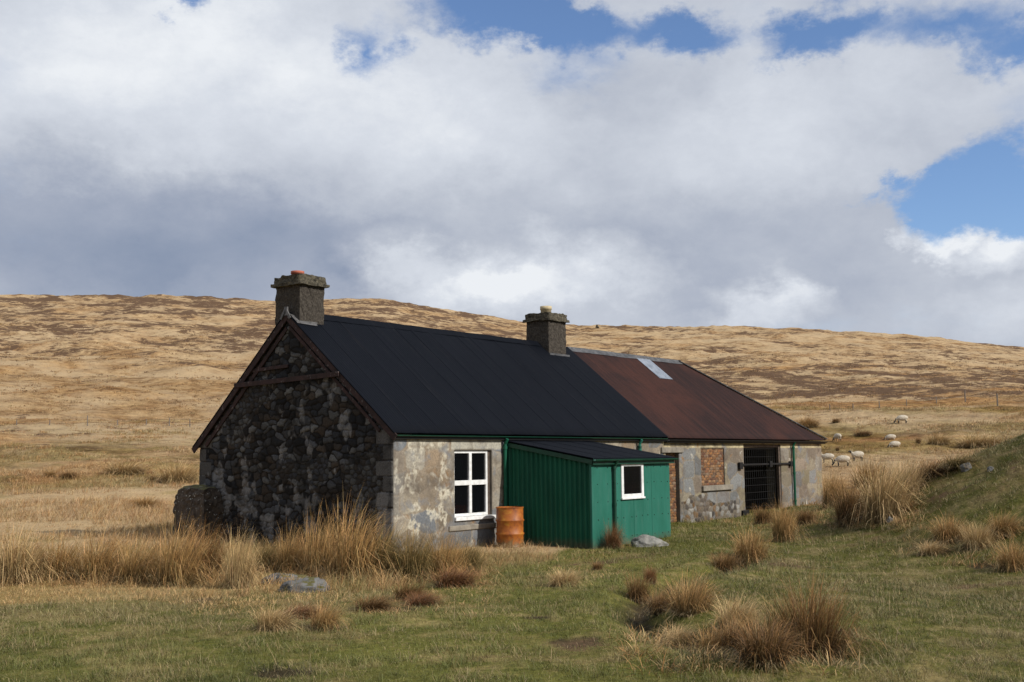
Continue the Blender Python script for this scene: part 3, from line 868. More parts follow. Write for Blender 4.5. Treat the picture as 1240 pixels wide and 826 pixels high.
# chimneys
def chimney(x0, x1, y0, y1, zt, potmat, potx, poty, potr, poth):
    z0 = 4.4; V = []; mbx = MB()
    # harled stack: subdivided box with a rough surface
    bm = bmesh.new()
    bmesh.ops.create_cube(bm, size=1.0)
    bmesh.ops.subdivide_edges(bm, edges=bm.edges[:], cuts=22, use_grid_fill=True)
    for v in bm.verts:
        p = Vector((x0 + (v.co.x + .5) * (x1 - x0), y0 + (v.co.y + .5) * (y1 - y0), z0 + (v.co.z + .5) * (zt - z0)))
        nn = mnoise.noise(p * 7) * .026 + mnoise.noise(p * 22) * .022
        cxy = Vector(((x0 + x1) / 2, (y0 + y1) / 2, p.z)); v.co = p + (p - cxy).normalized() * nn
    me = bpy.data.meshes.new('chimney'); bm.to_mesh(me); bm.free(); me.materials.append(MT['harl'])
    ch = link(bpy.data.objects.new('chimney', me)); put(ch, house)
    def rough(xa, xb, ya, yb, za, zb, name, mat, amp=.024):
        bm = bmesh.new(); bmesh.ops.create_cube(bm, size=1.0)
        bmesh.ops.subdivide_edges(bm, edges=bm.edges[:], cuts=12, use_grid_fill=True)
        for v in bm.verts:
            p = Vector((xa + (v.co.x + .5) * (xb - xa), ya + (v.co.y + .5) * (yb - ya), za + (v.co.z + .5) * (zb - za)))
            q = mnoise.noise_vector(p * 7) * amp + mnoise.noise_vector(p * 19) * amp * .7; v.co = p + q
        m_ = bpy.data.meshes.new(name); bm.to_mesh(m_); bm.free(); m_.materials.append(mat); m_.polygons.foreach_set('use_smooth', np.ones(len(m_.polygons), bool))
        o = link(bpy.data.objects.new(name, m_)); o.parent = ch; return o
    rough(x0 - .085, x1 + .085, y0 - .085, y1 + .085, zt - .085, zt - .01, 'cope', MT['cope'])
    rough(x0 - .03, x1 + .03, y0 - .03, y1 + .03, zt - .02, zt + .16, 'cope', MT['cope'], .036)
    mbp = MB(); mbp.lathe([(potr * .8, 0), (potr, .0), (potr * .95, poth * .6), (potr * 1.06, poth * .62), (potr * 1.06, poth), (potr * .82, poth), (potr * .78, 0)], 24, (potx, poty, zt + .13))
    o = mbp.build('chimney_pot', potmat, None, 0, True); o.parent = ch
    return ch
c1 = chimney(-.0, .74, 3.05, 3.93, 6.14, MT['pot_red'], .30, 3.5, .15, .17)
c2 = chimney(9.51, 10.39, 2.98, 3.82, 6.18, MT['pot_cream'], 9.95, 3.4, .17, .28)
mb = MB()
V = [slope_pt(x, y, .05) for x, y in ((-.12, 3.0), (.45, 2.97), (.5, 3.12), (-.12, 3.3))]
mb.add(V, [(0, 1, 2, 3)]); mb.bar((-.1, 3.03, 5.17), (.50, 3.03, 5.18), .04, .05); sub(mb, 'flashing', MT['zinc'], c1, house)
mb = MB(); mb.bar((9.44, 2.93, roof_z(2.9) + .06), (10.45, 2.93, roof_z(2.9) + .06), .08, .06); sub(mb, 'flashing', MT['lead'], c2, house)

# ---- porch
PX0, PX1, PD = 3.755, 7.10, 2.446
# corrugated left side
def corr_side(x, y0, y1, ztop, zb, period, amp, mat, name, nrm=-1):
    n = int((y1 - y0) / period * 10) + 1; ys = np.linspace(y0, y1, n)
    V = []; ph = 2 * math.pi * (ys - y0) / period
    d = np.tanh(np.cos(ph) * 1.6) / np.tanh(1.6) * amp
    for k in range(2):
        for j in range(n): V.append((x + nrm * (d[j] + amp), ys[j], zb if k == 0 else ztop(ys[j])))
    for k in range(2):
        for j in range(n): V.append((x + nrm * (d[j] + amp) - nrm * .004, ys[j], zb if k == 0 else ztop(ys[j])))
    F = [(j, j + 1, n + j + 1, n + j) for j in range(n - 1)] + [(2 * n + j, 3 * n + j, 3 * n + j + 1, 2 * n + j + 1) for j in range(n - 1)]
    return np_obj(name, np.array(V), np.array(F), mat, None, None, False)
pz = lambda y: 2.40 + (y) * (.44 / 2.55)           # porch roof underside line
put(corr_side(PX0, -PD + .02, -.02, lambda y: pz(y) - .03, -.12, .136, .026, MT['green_corr'], 'side_wall'), porch)
put(corr_side(PX1 - .02, -PD + .02, -.02, lambda y: pz(y) - .03, -.12, .136, .012, MT['green_corr'], 'side_wall', 1), porch)
# front wall: flush boards with fine joints around the window
pw = (4.90, 5.86, 1.06, 1.86)
mb = MB(); y0, y1 = -PD - .02, -PD + .02
zt = pz(-PD) - .06
for a, b_, c_, d_ in ((PX0 - .02, 4.62, -.14, zt), (4.626, pw[0], -.14, zt), (pw[0], 5.44, -.14, pw[2]), (5.448, pw[1], -.14, pw[2]), (pw[0], pw[1], pw[3], zt), (pw[1], 6.24, -.14, zt), (6.247, PX1, -.14, zt)):
    mb.box(a, b_, y0, y1, c_, d_)
put(mb.build('front_wall', MT['green_teal'], bevel=.003), porch)
mb = MB()
for xx in (3.95, 4.35, 4.75, 5.0, 5.35, 5.55, 5.8, 6.05, 6.35, 6.7, 7.0):
    for zz in (.18, .62, 1.0, 1.4, 1.76):
        if pw[0] - .03 < xx < pw[1] + .03 and zz > .95: continue
        mb.tube((xx + random.uniform(-.02, .02), -PD - .026, zz + random.uniform(-.02, .02)), (xx, -PD - .018, zz), .011, 6)
o = put(mb.build('nail_heads', MT['iron']), porch); o['kind'] = 'stuff'
mb = MB(); mb.box(PX0 - .055, PX0 + .05, -PD - .035, -PD + .02, -.14, zt + .02); put(mb.build('corner_trim', MT['green_teal'], bevel=.004), porch)
mb = MB(); mb.box(pw[0], pw[0] + .095, -PD - .05, -PD + .01, pw[2], pw[3]).box(pw[1] - .095, pw[1], -PD - .05, -PD + .01, pw[2], pw[3]).box(pw[0] + .095, pw[1] - .095, -PD - .05, -PD + .01, pw[3] - .075, pw[3]).box(pw[0] + .095, pw[1] - .095, -PD - .05, -PD + .01, pw[2], pw[2] + .085)
wf = put(mb.build('window', MT['white'], bevel=.006), porch)
mb = MB(); mb.box(pw[0] + .05, pw[1] - .05, -PD - .02, -PD - .013, pw[2] + .05, pw[3] - .05); sub(mb, 'pane', MT['glass'], wf, porch)
mb = MB(); mb.box(pw[0] - .02, pw[1] + .02, -PD - .075, -PD - .02, pw[2] - .035, pw[2] + .005); sub(mb, 'sill', MT['white'], wf, porch, .005)
# roof slab with felt surface
ra = lambda y: pz(y) + .03
mb = MB(); X0, X1 = PX0 - .10, PX1 + .13; Y0 = -PD - .12
mb.add([(X0, Y0, ra(Y0)), (X1, Y0, ra(Y0)), (X1, -.005, ra(0)), (X0, -.005, ra(0)), (X0, Y0, ra(Y0) - .05), (X1, Y0, ra(Y0) - .05), (X1, -.005, ra(0) - .05), (X0, -.005, ra(0) - .05)],
       [(0, 1, 2, 3), (7, 6, 5, 4), (0, 4, 5, 1), (1, 5, 6, 2), (2, 6, 7, 3), (3, 7, 4, 0)])
for xx in np.arange(X0 + .7, X1, .84):
    mb.bar((xx, Y0 + .002, ra(Y0) + .001), (xx + .01, -.02, ra(0) + .001), .03, .007)
prf = put(mb.build('roof', MT['roof_black'], bevel=.004), porch)
mb = MB(); mb.bar((PX0 - .085, Y0, pz(Y0) - .055), (PX0 - .085, -.02, pz(0) - .055), .03, .13); put(mb.build('bargeboard', MT['green_dark'], bevel=.004), porch)
mb = MB(); mb.box(X0, X1 - .02, Y0 + .012, Y0 + .04, pz(Y0) - .12, pz(Y0) - .025); put(mb.build('fascia', MT['green_dark']), porch)
put(gutter('gutter', X0, X1 + .02, Y0 - .04, pz(Y0) + .0, MT['green_dark'], .048), porch)
mb = MB(); mb.tube((4.56, -PD - .075, .02), (4.56, -PD - .075, 1.78), .036, 12); mb.tube((4.56, -PD - .075, 1.78), (4.56, Y0 - .04, pz(Y0) - .04), .034, 12)
for z in (.9, 1.72): mb.tube((4.56, -PD - .075, z), (4.56, -PD - .075, z + .07), .047, 12)
put(mb.build('downpipe', MT['green_dark']), porch)

# ---- barn gate
gate = MB(); gx0, gx1, gz0, gz1 = DOOR[0] + .05, DOOR[1] - .06, .05, 2.26; gy = .12
gate.box(gx0, gx0 + .06, gy, gy + .04, gz0, gz1).box(gx1 - .06, gx1, gy, gy + .04, gz0, gz1).box(gx0 + .06, gx1 - .06, gy, gy + .04, gz1 - .06, gz1).box(gx0 + .06, gx1 - .06, gy, gy + .04, gz0, gz0 + .06)
g = put(gate.build('gate', MT['iron']), barn); g['label'] = 'black iron lattice gate filling the barn doorway'
mb = MB()
for x in np.arange(gx0 + .2, gx1 - .1, .155): mb.tube((x, gy + .02, gz0 + .03), (x, gy + .02, gz1 - .03), .010, 6)
for z in np.arange(gz0 + .25, gz1 - .1, .235): mb.tube((gx0 + .03, gy + .045, z), (gx1 - .03, gy + .045, z), .010, 6)
sub(mb, 'lattice', MT['iron'], g, barn)
mb = MB(); mb.box(15.58, 19.52, -.085, -.045, 1.67, 1.73).box(15.56, 15.78, -.11, -.04, 1.56, 1.78).box(17.75, 17.95, -.115, -.04, 1.60, 1.80).box(19.40, 19.56, -.11, -.04, 1.60, 1.78)
put(mb.build('locking_bar', MT['iron'], bevel=.005), barn)
mb = MB(); mb.box(15.72, 16.12, -.09, -.02, .05, .24); put(mb.build('gate_bracket', MT['iron'], bevel=.008), barn)
mb = MB(); mb.box(DOOR[1] - .12, DOOR[1] - .01, .02, .16, -.1, 2.33).box(DOOR[0] + .002, DOOR[1] - .13, .03, .14, 2.27, 2.355); put(mb.build('door_frame', MT['wood_old']), barn)
# ------------------------------------------------------------------ stub wall at the back corner
def rubble_block(name, corners, z0, z1, mat, seed, dome=.12):
    bm = bmesh.new(); bmesh.ops.create_cube(bm, size=1.0); bmesh.ops.subdivide_edges(bm, edges=bm.edges[:], cuts=34, use_grid_fill=True)
    c = [Vector((p[0], p[1], 0)) for p in corners]
    for v in bm.verts:
        u, w, h = v.co.x + .5, v.co.y + .5, v.co.z + .5
        p = (c[0] * (1 - u) + c[1] * u) * (1 - w) + (c[3] * (1 - u) + c[2] * u) * w
        p.z = z0 + (z1 - z0) * h
        ctr = (c[0] + c[1] + c[2] + c[3]) / 4
        if h > .7: 
            k = (h - .7) / .3; p.x = ctr.x + (p.x - ctr.x) * (1 - .16 * k * k); p.y = ctr.y + (p.y - ctr.y) * (1 - .16 * k * k)
            p.z += dome * k * (1 - (2 * u - 1) ** 2 * .5 - (2 * w - 1) ** 2 * .5)
        q = Vector((p.x * 1.0, p.y, p.z * 1.3)) * 4.2
        dd, pp = mnoise.voronoi(q)
        amt = min(.05, (dd[1] - dd[0]) * .12) + mnoise.noise(p * 12) * .015
        n_ = Vector((p.x - ctr.x, p.y - ctr.y, .0)); n_ = n_.normalized() if n_.length > .01 else Vector((0, 0, 1))
        v.co = p + n_ * amt + Vector((0, 0, mnoise.noise(p * 5) * .03))
    me = bpy.data.meshes.new(name); bm.to_mesh(me); bm.free(); me.materials.append(mat)
    return link(bpy.data.objects.new(name, me))
pa = on_plane(212, 600, (1, 0, 0), -.58); pb = on_plane(247, 600, (1, 0, 0), -.58)
o = rubble_block('stone_bunker', [(-.58, pb[1]), (-.58, pa[1]), (-.03, pa[1] + .15), (-.03, pb[1])], -.3, 1.30, MT['mossy'], 3, .12)
tag(o, 'low dark mossy stone bunker at the back corner of the gable', 'bunker')

# ------------------------------------------------------------------ oil drum
dx, dy = 3.02, -.62
dx, dy = [float(v) for v in on_plane(617.5, 640, (0, 1, 0), -.66)[[0, 1]]]
dz = float(height(dx, dy)) - .01
drum = tag(empty('oil_drum', (dx, dy, dz)), 'rusty orange oil drum standing between the white window and the green porch', 'drum')
R0 = .305; H = .89
prof = [(R0 * .97, .0), (R0 + .006, 0.0), (R0 + .006, .02), (R0, .03)]
for zc in (.30, .60):
    prof += [(R0, zc - .035), (R0 + .022, zc - .008), (R0 + .022, zc + .008), (R0, zc + .035)]
prof += [(R0, H - .03), (R0, H - .02)]
mb = MB(); mb.lathe(prof, 48); mb.build('drum_body', MT['drum'], drum, 0, True)
mb = MB(); mb.lathe([(R0, H - .02), (R0 + .010, H - .015), (R0 + .010, H + .005), (R0 - .008, H + .005), (R0 - .008, H - .02)], 48); mb.build('rim', MT['drum'], drum)
mb = MB(); mb.lathe([(.001, H - .022), (R0 - .004, H - .022)], 48); mb.tube((.14, 0, H - .022), (.14, 0, H), .03, 12); mb.build('lid', MT['drum'], drum)

# ------------------------------------------------------------------ rocks
def boulder(px, py, wpx, hpx, mat, label, seed, name='boulder', flat=1.0):
    x, y, z = ground_at(px, py); k = dist(x, y) / F_PX; w = wpx * k / 2; h = hpx * k
    bm = bmesh.new(); bmesh.ops.create_icosphere(bm, subdivisions=5, radius=1)
    rnd = random.Random(seed); off = Vector((rnd.uniform(0, 50), rnd.uniform(0, 50), 3))
    for v in bm.verts:
        c = v.co.copy(); d1 = mnoise.noise(c * 1.2 + off) * .3 + mnoise.noise(c * 3 + off) * .12 + mnoise.noise(c * 9 + off) * .04
        dd, pp = mnoise.voronoi(c * 1.6 + off); d1 += dd[0] * .22
        c = c * (1 + d1 - .1)
        v.co = Vector((c.x * w, c.y * w * .7, c.z * h * 1.0))
    me = bpy.data.meshes.new(name); bm.to_mesh(me); bm.free(); me.materials.append(mat); me.polygons.foreach_set('use_smooth', np.ones(len(me.polygons), bool))
    o = link(bpy.data.objects.new(name, me)); o.location = (x, y, z + h * .1); o.rotation_euler = (0, 0, YAW - math.pi / 2 + rnd.uniform(-.2, .2))
    return tag(o, label, 'rock')
boulder(369, 716, 58, 14, MT['rock'], 'flat grey boulder half sunk in the grass in front of the gable', 1)
boulder(345, 706, 48, 10, MT['rock'], 'low mossy stone just behind the flat grey boulder', 9)
boulder(783, 661, 42, 10, MT['rock_pale'], 'pale lichened rock at the foot of the teal porch wall', 2)
boulder(1170, 569, 13, 6, MT['rock'], 'blue grey rock on the crest of the green mound at right', 3)
boulder(1078, 632, 7, 5, MT['rock_pale'], 'tiny white stone in front of the pale rushes right of the barn', 4, 'stone')
boulder(1200, 570, 8, 4, MT['rock'], 'small dark stone right of the blue grey rock on the mound', 6, 'stone')

# ------------------------------------------------------------------ blades
def blades(name, base, hgt, wid, yaw, lean, bend, c0, c1, segs, mat=None, as_mesh=False, face=None, cpow=.8):
    """base (n,3); blades rise, lean towards yaw and droop. c0 root colour, c1 tip colour (n,3)"""
    n = len(base); base = np.asarray(base, float)
    dirx = np.stack([np.cos(yaw), np.sin(yaw)], -1)
    fa = yaw + math.pi / 2 + RNG.uniform(-.9, .9, n) if face is None else face
    sx = np.stack([np.cos(fa), np.sin(fa)], -1)
    V = np.zeros((n, 2 * segs + 1, 3)); C = np.zeros((n, 2 * segs + 1, 3))
    for k in range(segs + 1):
        t = k / segs
        ang = lean + bend * t * t
        out = hgt * t * np.sin(np.minimum(ang, 1.75)); up = hgt * t * np.cos(np.minimum(ang, 1.75))
        P = base.copy(); P[:, :2] += dirx * out[:, None]; P[:, 2] += up
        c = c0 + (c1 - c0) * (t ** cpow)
        if k == segs: V[:, 2 * segs] = P; C[:, 2 * segs] = c
        else:
            w = wid * (1 - .55 * t) * .5
            a = P.copy(); a[:, :2] -= sx * w[:, None]; b = P.copy(); b[:, :2] += sx * w[:, None]
            V[:, 2 * k] = a; V[:, 2 * k + 1] = b; C[:, 2 * k] = c; C[:, 2 * k + 1] = c
    m = 2 * segs + 1; o = (np.arange(n) * m)[:, None]
    tris = []
    for k in range(segs - 1):
        i = 2 * k; tris += [(i, i + 1, i + 3), (i, i + 3, i + 2)]
    tris.append((2 * segs - 2, 2 * segs - 1, 2 * segs))
    F = (np.array(tris)[None] + o[:, :, None]).reshape(-1, 3)
    me = np_mesh(name, V.reshape(-1, 3), F, mat or MT['grass'], C.reshape(-1, 3), False)
    if as_mesh: return me
    return link(bpy.data.objects.new(name, me))

def in_buildings(x, y, m=.06):
    a = (x > -m) & (x < BL + m) & (y > -m) & (y < HW + m)
    b = (x > PX0 - .05 - m) & (x < PX1 + m) & (y > -PD - m) & (y < .1)
    return a | b

WIND = math.atan2(_rx[1], _rx[0])        # stems lean towards the right of the view

def jitter_col(c, n, a=.25):
    return np.clip(c * (1 + RNG.uniform(-a, a, (n, 1))) * (1 + RNG.uniform(-.06, .06, (n, 3))), .004, 1)

# lawn turf
def lawn():
    n = 640000
    d = np.exp(RNG.uniform(math.log(6.2), math.log(44), n)); t = RNG.uniform(-.72, .68, n)
    x = CAM[0] + d * _fx[0] + d * t * _rx[0]; y = CAM[1] + d * _fx[1] + d * t * _rx[1]
    g = green_mask(x, y)
    tt = t
    k = (g > RNG.uniform(0, 1, n) * .8) & ~in_buildings(x, y) & (ditch_dist(x, y) > RNG.uniform(-.05, .26, n))
    for (mx, my), rr in MUD_SHADE_SPOTS: k &= ((x - mx) ** 2 + (y - my) ** 2 > (rr * .8) ** 2 * RNG.uniform(0, 1, n))
    x, y, d = x[k], y[k], d[k]; n = len(x)
    z = height(x, y) - .006
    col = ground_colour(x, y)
    tt = tt[k]
    dry = RNG.uniform(0, 1, n) < .08 + .26 * sstep(.12, .30, tt) + .26 * sstep(-.12, -.22, tt) * sstep(11, 13.5, d) + .30 * sstep(.52, .62, fbm(x / .5, y / .5, 131, 3))
    dc = STRAW * (.75 + .5 * RNG.uniform(0, 1, (n, 1)))
    gc = col * np.array([1.05, 1.15, 1.0]) + .01
    c1 = jitter_col(np.where(dry[:, None], dc * .85 + .15 * col, gc), n, .3)
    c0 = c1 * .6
    clump = fbm(x / .35, y / .35, 141, 3)
    h = (.026 + .085 * RNG.uniform(0, 1, n) ** 1.6) * (.55 + 1.0 * sstep(.4, .7, clump)) * np.interp(d, [6, 12, 30], [.85, 1, 1.5])
    spike = sstep(.60, .68, fbm(x / .55, y / .55, 171, 3)) * (RNG.uniform(0, 1, n) < .35)
    h = h * (1 + 1.1 * spike)
    w = .0038 * np.interp(d, [6, 12, 25, 45], [.9, 1.35, 2.6, 4.5])
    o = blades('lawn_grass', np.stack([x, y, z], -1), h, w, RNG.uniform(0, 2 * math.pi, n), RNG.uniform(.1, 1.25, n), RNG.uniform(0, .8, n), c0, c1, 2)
    tag(o, 'short green and straw turf covering the lawn and the mound', 'grass', kind='stuff')
lawn()

# moor grass behind: clumps of pale blades
def moor():
    n = 125000
    d = np.exp(RNG.uniform(math.log(12), math.log(460), n)); t = RNG.uniform(-.80, .70, n)
    x = CAM[0] + d * _fx[0] + d * t * _rx[0]; y = CAM[1] + d * _fx[1] + d * t * _rx[1]
    g = green_mask(x, y)
    k = (g < RNG.uniform(.1, 1, n) * .9) & ~in_buildings(x, y, .2)
    tall = sstep(.46, .62, fbm(x / 5, y / 5, 151, 3) + .12 * np.exp(-((d - 34) / 12) ** 2))
    k &= RNG.uniform(0, 1, n) < .35 + .65 * tall
    x, y, d, tall = x[k], y[k], d[k], tall[k]; n = len(x); B = 9
    z = height(x, y)
    spread = np.repeat(np.interp(d, [15, 50, 185, 460], [.07, .18, .5, .8]), B)
    ang = RNG.uniform(0, 2 * math.pi, n * B); rr = np.sqrt(RNG.uniform(0, 1, n * B)) * spread
    bx = np.repeat(x, B) + rr * np.cos(ang); by = np.repeat(y, B) + rr * np.sin(ang); bzz = np.repeat(z, B) - .02
    gcol = ground_colour(x, y)
    pal = np.where(RNG.uniform(0, 1, (n, 1)) < .35, GOLD * 1.05, gcol)
    hill = (sstep(150, 220, d) * (RNG.uniform(0, 1, n) < .45))[:, None]; pal = pal * (1 - hill) + hill * np.array([.17, .105, .055])
    pal = jitter_col(pal, n, .22); c1 = np.repeat(pal, B, 0) * RNG.uniform(.85, 1.4, (n * B, 1)); c0 = c1 * .75
    hh = np.repeat((.13 + .36 * tall * RNG.uniform(.5, 1, n)) * np.interp(d, [150, 460], [1, 1.5]), B) * RNG.uniform(.5, 1.1, n * B)
    ww = np.repeat(np.interp(d, [15, 40, 90, 185, 460], [.006, .014, .035, .08, .20]), B)
    yaw = np.where(RNG.uniform(0, 1, n * B) < .5, ang, WIND + RNG.normal(0, .6, n * B))
    o = blades('moor_grass', np.stack([bx, by, bzz], -1), hh, ww, yaw, RNG.uniform(.05, .8, n * B), RNG.uniform(.1, .9, n * B), c0, c1, 2)
    tag(o, 'pale dry moor grass growing behind and beside the buildings', 'grass', kind='stuff')
moor()

# rush tussocks -----------------------------------------------------
RUSH_COL = {'gold': ((.085, .060, .026), (.66, .385, .150)), 'brown': ((.018, .013, .008), (.42, .225, .080)),  # root browns deepened to paint in the shade between stems
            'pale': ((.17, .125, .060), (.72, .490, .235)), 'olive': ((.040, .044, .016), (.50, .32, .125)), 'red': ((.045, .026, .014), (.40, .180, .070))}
def tussock_mesh(name, kind, n, rad, h, lean=.28, wind=.35, bend=.5, wid=.0075):
    c0, c1 = [np.array(c) for c in RUSH_COL[kind]]
    ang = RNG.uniform(0, 2 * math.pi, n); rr = rad * np.sqrt(RNG.uniform(0, 1, n)) * .55
    lump = RNG.integers(0, 5, n); la = lump * 1.256 + RNG.uniform(0, .5)
    bx = rr * np.cos(ang) + .28 * rad * np.cos(la); by = rr * np.sin(ang) + .28 * rad * np.sin(la)
    # direction: outwards plus wind along +x (object x is turned to the wind)
    ox = bx / rad * .9 + wind + RNG.normal(0, .30, n); oy = by / rad * .9 + RNG.normal(0, .30, n)
    yaw = np.arctan2(oy, ox); ln = np.hypot(ox, oy) * lean
    hh = h * RNG.uniform(.40, 1.05, n) ** 1.0 * (1 - .30 * rr / rad) * (1 - .35 * _hash(lump, lump * 0 + int(h * 10), 3))
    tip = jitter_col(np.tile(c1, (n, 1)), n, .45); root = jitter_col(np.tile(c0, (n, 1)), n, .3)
    green = RNG.uniform(0, 1, n) < (.30 if kind in ('olive', 'gold') else .12)
    tip[green] = tip[green] * .4 + np.array([.10, .115, .035]) * .6
    broken = RNG.uniform(0, 1, n) < .16
    bd = np.where(broken, RNG.uniform(1.0, 1.9, n), RNG.uniform(.05, bend, n))
    base = np.stack([bx, by, np.full(n, -.05)], -1)
    wd = np.full(n, wid) * RNG.uniform(.7, 1.3, n)
    # thatch of dead litter round the foot
    m = n // 3; a2 = RNG.uniform(0, 2 * math.pi, m); r2 = rad * RNG.uniform(.2, .85, m)
    b2 = np.stack([r2 * np.cos(a2), r2 * np.sin(a2), np.full(m, -.03)], -1)
    base = np.concatenate([base, b2]); hh = np.concatenate([hh, h * RNG.uniform(.15, .42, m)]); wd = np.concatenate([wd, np.full(m, wid * 1.1)])
    yaw = np.concatenate([yaw, a2 + RNG.normal(0, .5, m)]); ln = np.concatenate([ln, RNG.uniform(.5, 1.3, m)]); bd = np.concatenate([bd, RNG.uniform(.1, .8, m)])
    li = jitter_col(np.tile(np.array([.38, .28, .15]), (m, 1)), m, .3)
    tip = np.concatenate([tip, li]); root = np.concatenate([root, li * .55])
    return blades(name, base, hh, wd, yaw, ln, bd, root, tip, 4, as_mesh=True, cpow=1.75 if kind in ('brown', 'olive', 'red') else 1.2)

PROTO = {}
def proto(kind, var):
    k = (kind, var)
    if k not in PROTO:
        PROTO[k] = [tussock_mesh('rush_tussock', kind, 1150, .36, 1.0, lean=random.uniform(.26, .40), wind=.45 if var == 0 else .2, bend=random.uniform(.45, .9)) for _ in range(3)]
    return random.choice(PROTO[k])

def tussock(px, py, hpx, wpx, kind, label, group=None, var=0, fall=0):
    x, y, z = ground_at(px, py); k = dist(x, y) / F_PX
    me = proto(kind, var)
    o = link(bpy.data.objects.new('rush_tussock', me)); h = hpx * k; w = wpx * k
    o.location = (x, y, z)
    sw = w / 1.15
    o.scale = (sw, sw, h / .80)
    o.rotation_euler = (0, 0, WIND + random.uniform(-.5, .5))
    if fall: o.rotation_euler = (0, fall, WIND + random.uniform(-.3, .3))
    tag(o, label, 'rushes', group or 'rush tussocks round the croft')
    return o

TL = [
 # x, y, h, w, kind, label, var
 (985, 797, 104, 122, 'brown', 'largest dark brown rush tussock at lower right of the lawn', 1),
 (926, 803, 68, 104, 'brown', 'broad dark rush tussock directly left of the largest one at lower right', 1),
 (868, 795, 44, 84, 'gold', 'low bleached rush tussock at the left end of the lower right cluster', 0),
 (892, 762, 50, 78, 'pale', 'pale straw rush tussock behind the dark lower right cluster', 0),
 (836, 742, 54, 84, 'gold', 'bristly golden rush tussock beside the muddy ditch', 0),
 (948, 782, 70, 84, 'olive', 'olive based rush tussock wedged behind the broad dark one at lower right', 1),
 (896, 786, 44, 90, 'brown', 'sprawling brown rushes in the middle of the lower right cluster', 0),
 (800, 742, 34, 50, 'brown', 'dark rush tuft overhanging the muddy ditch from its right side', 0),
 (772, 728, 42, 46, 'brown', 'small brown rush tussock on the near bank of the ditch', 1),
 (787, 706, 24, 26, 'red', 'tiny reddish rush tuft at the bend of the ditch', 1),
 (822, 782, 30, 60, 'pale', 'short yellow tuft on the lawn edge left of the lower right cluster', 0),
 (682, 710, 26, 56, 'pale', 'short lone straw tuft in the lawn below the porch side wall', 1),
 (723, 690, 12, 20, 'brown', 'tiny brown tuft just right of the lone straw tuft', 1),
 (908, 681, 50, 62, 'gold', 'golden rush tussock in the lawn in front of the barn gate', 1),
 (876, 690, 24, 50, 'brown', 'flattened dark rush tussock left of the golden one before the gate', 1),
 (949, 656, 56, 46, 'gold', 'upright rush tussock between the golden one and the barn downpipe', 1),
 (742, 664, 40, 34, 'red', 'reddish brown tuft growing against the teal porch wall under its downpipe', 0),
 (925, 634, 26, 40, 'brown', 'dark rush tuft in the barn doorway under the gate', 1),
 (975, 634, 22, 36, 'brown', 'short brown tuft at the wall foot right of the barn downpipe', 1),
 (1072, 628, 84, 92, 'pale', 'tall pale straw tussock, largest right of the barn', 0),
 (1098, 600, 56, 60, 'pale', 'feathery pale tussock behind the largest pale one right of the barn', 0),
 (1032, 634, 62, 66, 'brown', 'brown rush tussock just right of the barn corner', 1),
 (1008, 612, 52, 40, 'gold', 'golden rushes touching the far corner of the barn', 0),
 (1052, 590, 42, 60, 'gold', 'golden rushes rising behind the brown tussock by the barn corner', 0),
 (1128, 577, 24, 56, 'brown', 'low brown rushes at the back edge of the mound', 0),
 (1160, 566, 18, 60, 'olive', 'dark olive rushes on the mound crest behind the blue grey rock', 0),
 (1150, 655, 36, 60, 'gold', 'loose golden tuft on the slope of the mound, leftmost of its patch', 1),
 (1184, 664, 36, 54, 'pale', 'pale loose tussock in the middle of the mound patch', 1),
 (1226, 690, 40, 50, 'gold', 'rush tussock low on the mound at the right edge', 1),
 (1214, 648, 34, 50, 'gold', 'golden rushes above the low tussock at the right edge of the mound', 0),
 (1128, 672, 20, 50, 'pale', 'flat bleached tuft lying below the mound patch', 0),
 (1200, 540, 16, 50, 'pale', 'pale grass tuft on the skyline of the mound', 0),
]
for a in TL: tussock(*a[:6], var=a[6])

LEFT = [
 (22, 704, 76, 90, 'pale', 'pale rush tussock at the left edge of the front row'),
 (72, 700, 56, 70, 'gold', 'golden rush tussock second from the left edge in the front row'),
 (118, 703, 70, 84, 'gold', 'even topped golden tussock third from the left edge in the front row'),
 (164, 706, 66, 84, 'gold', 'bushy rush tussock midway between the left edge and the bunker'),
 (212, 710, 94, 84, 'gold', 'tall leaning rush tussock just left of the bunker'),
 (246, 702, 80, 70, 'brown', 'dark based rushes directly in front of the bunker'),
 (288, 712, 84, 58, 'pale', 'upright pale rush tussock in front of the gable left end'),
 (350, 692, 66, 56, 'gold', 'slender rush tussock growing at the middle of the gable foot'),
 (386, 696, 84, 70, 'gold', 'rush tussock left of the tallest clump before the gable'),
 (424, 704, 106, 104, 'gold', 'tallest rush clump with windswept tips before the gable right half'),
 (464, 702, 88, 84, 'olive', 'greenish rush tussock at the near corner of the house'),
 (502, 704, 80, 74, 'olive', 'green based rush tussock under the left part of the front wall'),
 (538, 702, 66, 66, 'gold', 'low golden tussock under the front wall left of the window'),
 (566, 696, 54, 54, 'olive', 'small olive rush tussock below the white house window'),
 (495, 726, 26, 60, 'brown', 'collapsed brown rush clump in the lawn below the house corner'),
 (548, 710, 30, 80, 'red', 'flattened reddish rushes lying below the house window'),
 (508, 733, 20, 60, 'red', 'low red brown litter clump in the lawn before the house corner'),
 (450, 738, 20, 70, 'brown', 'flat brown clump right of the grey boulder'),
 (330, 762, 34, 70, 'pale', 'ragged bleached tuft in the lawn below the grey boulder'),
 (392, 762, 36, 56, 'gold', 'golden tuft just right of the ragged bleached one below the boulder'),
 (362, 748, 20, 70, 'red', 'flattened reddish tuft between the boulder and the ragged tufts'),
 (320, 690, 44, 50, 'olive', 'short olive rushes in the gap before the gable'),
]
for a in LEFT: tussock(*a[:6], var=0)

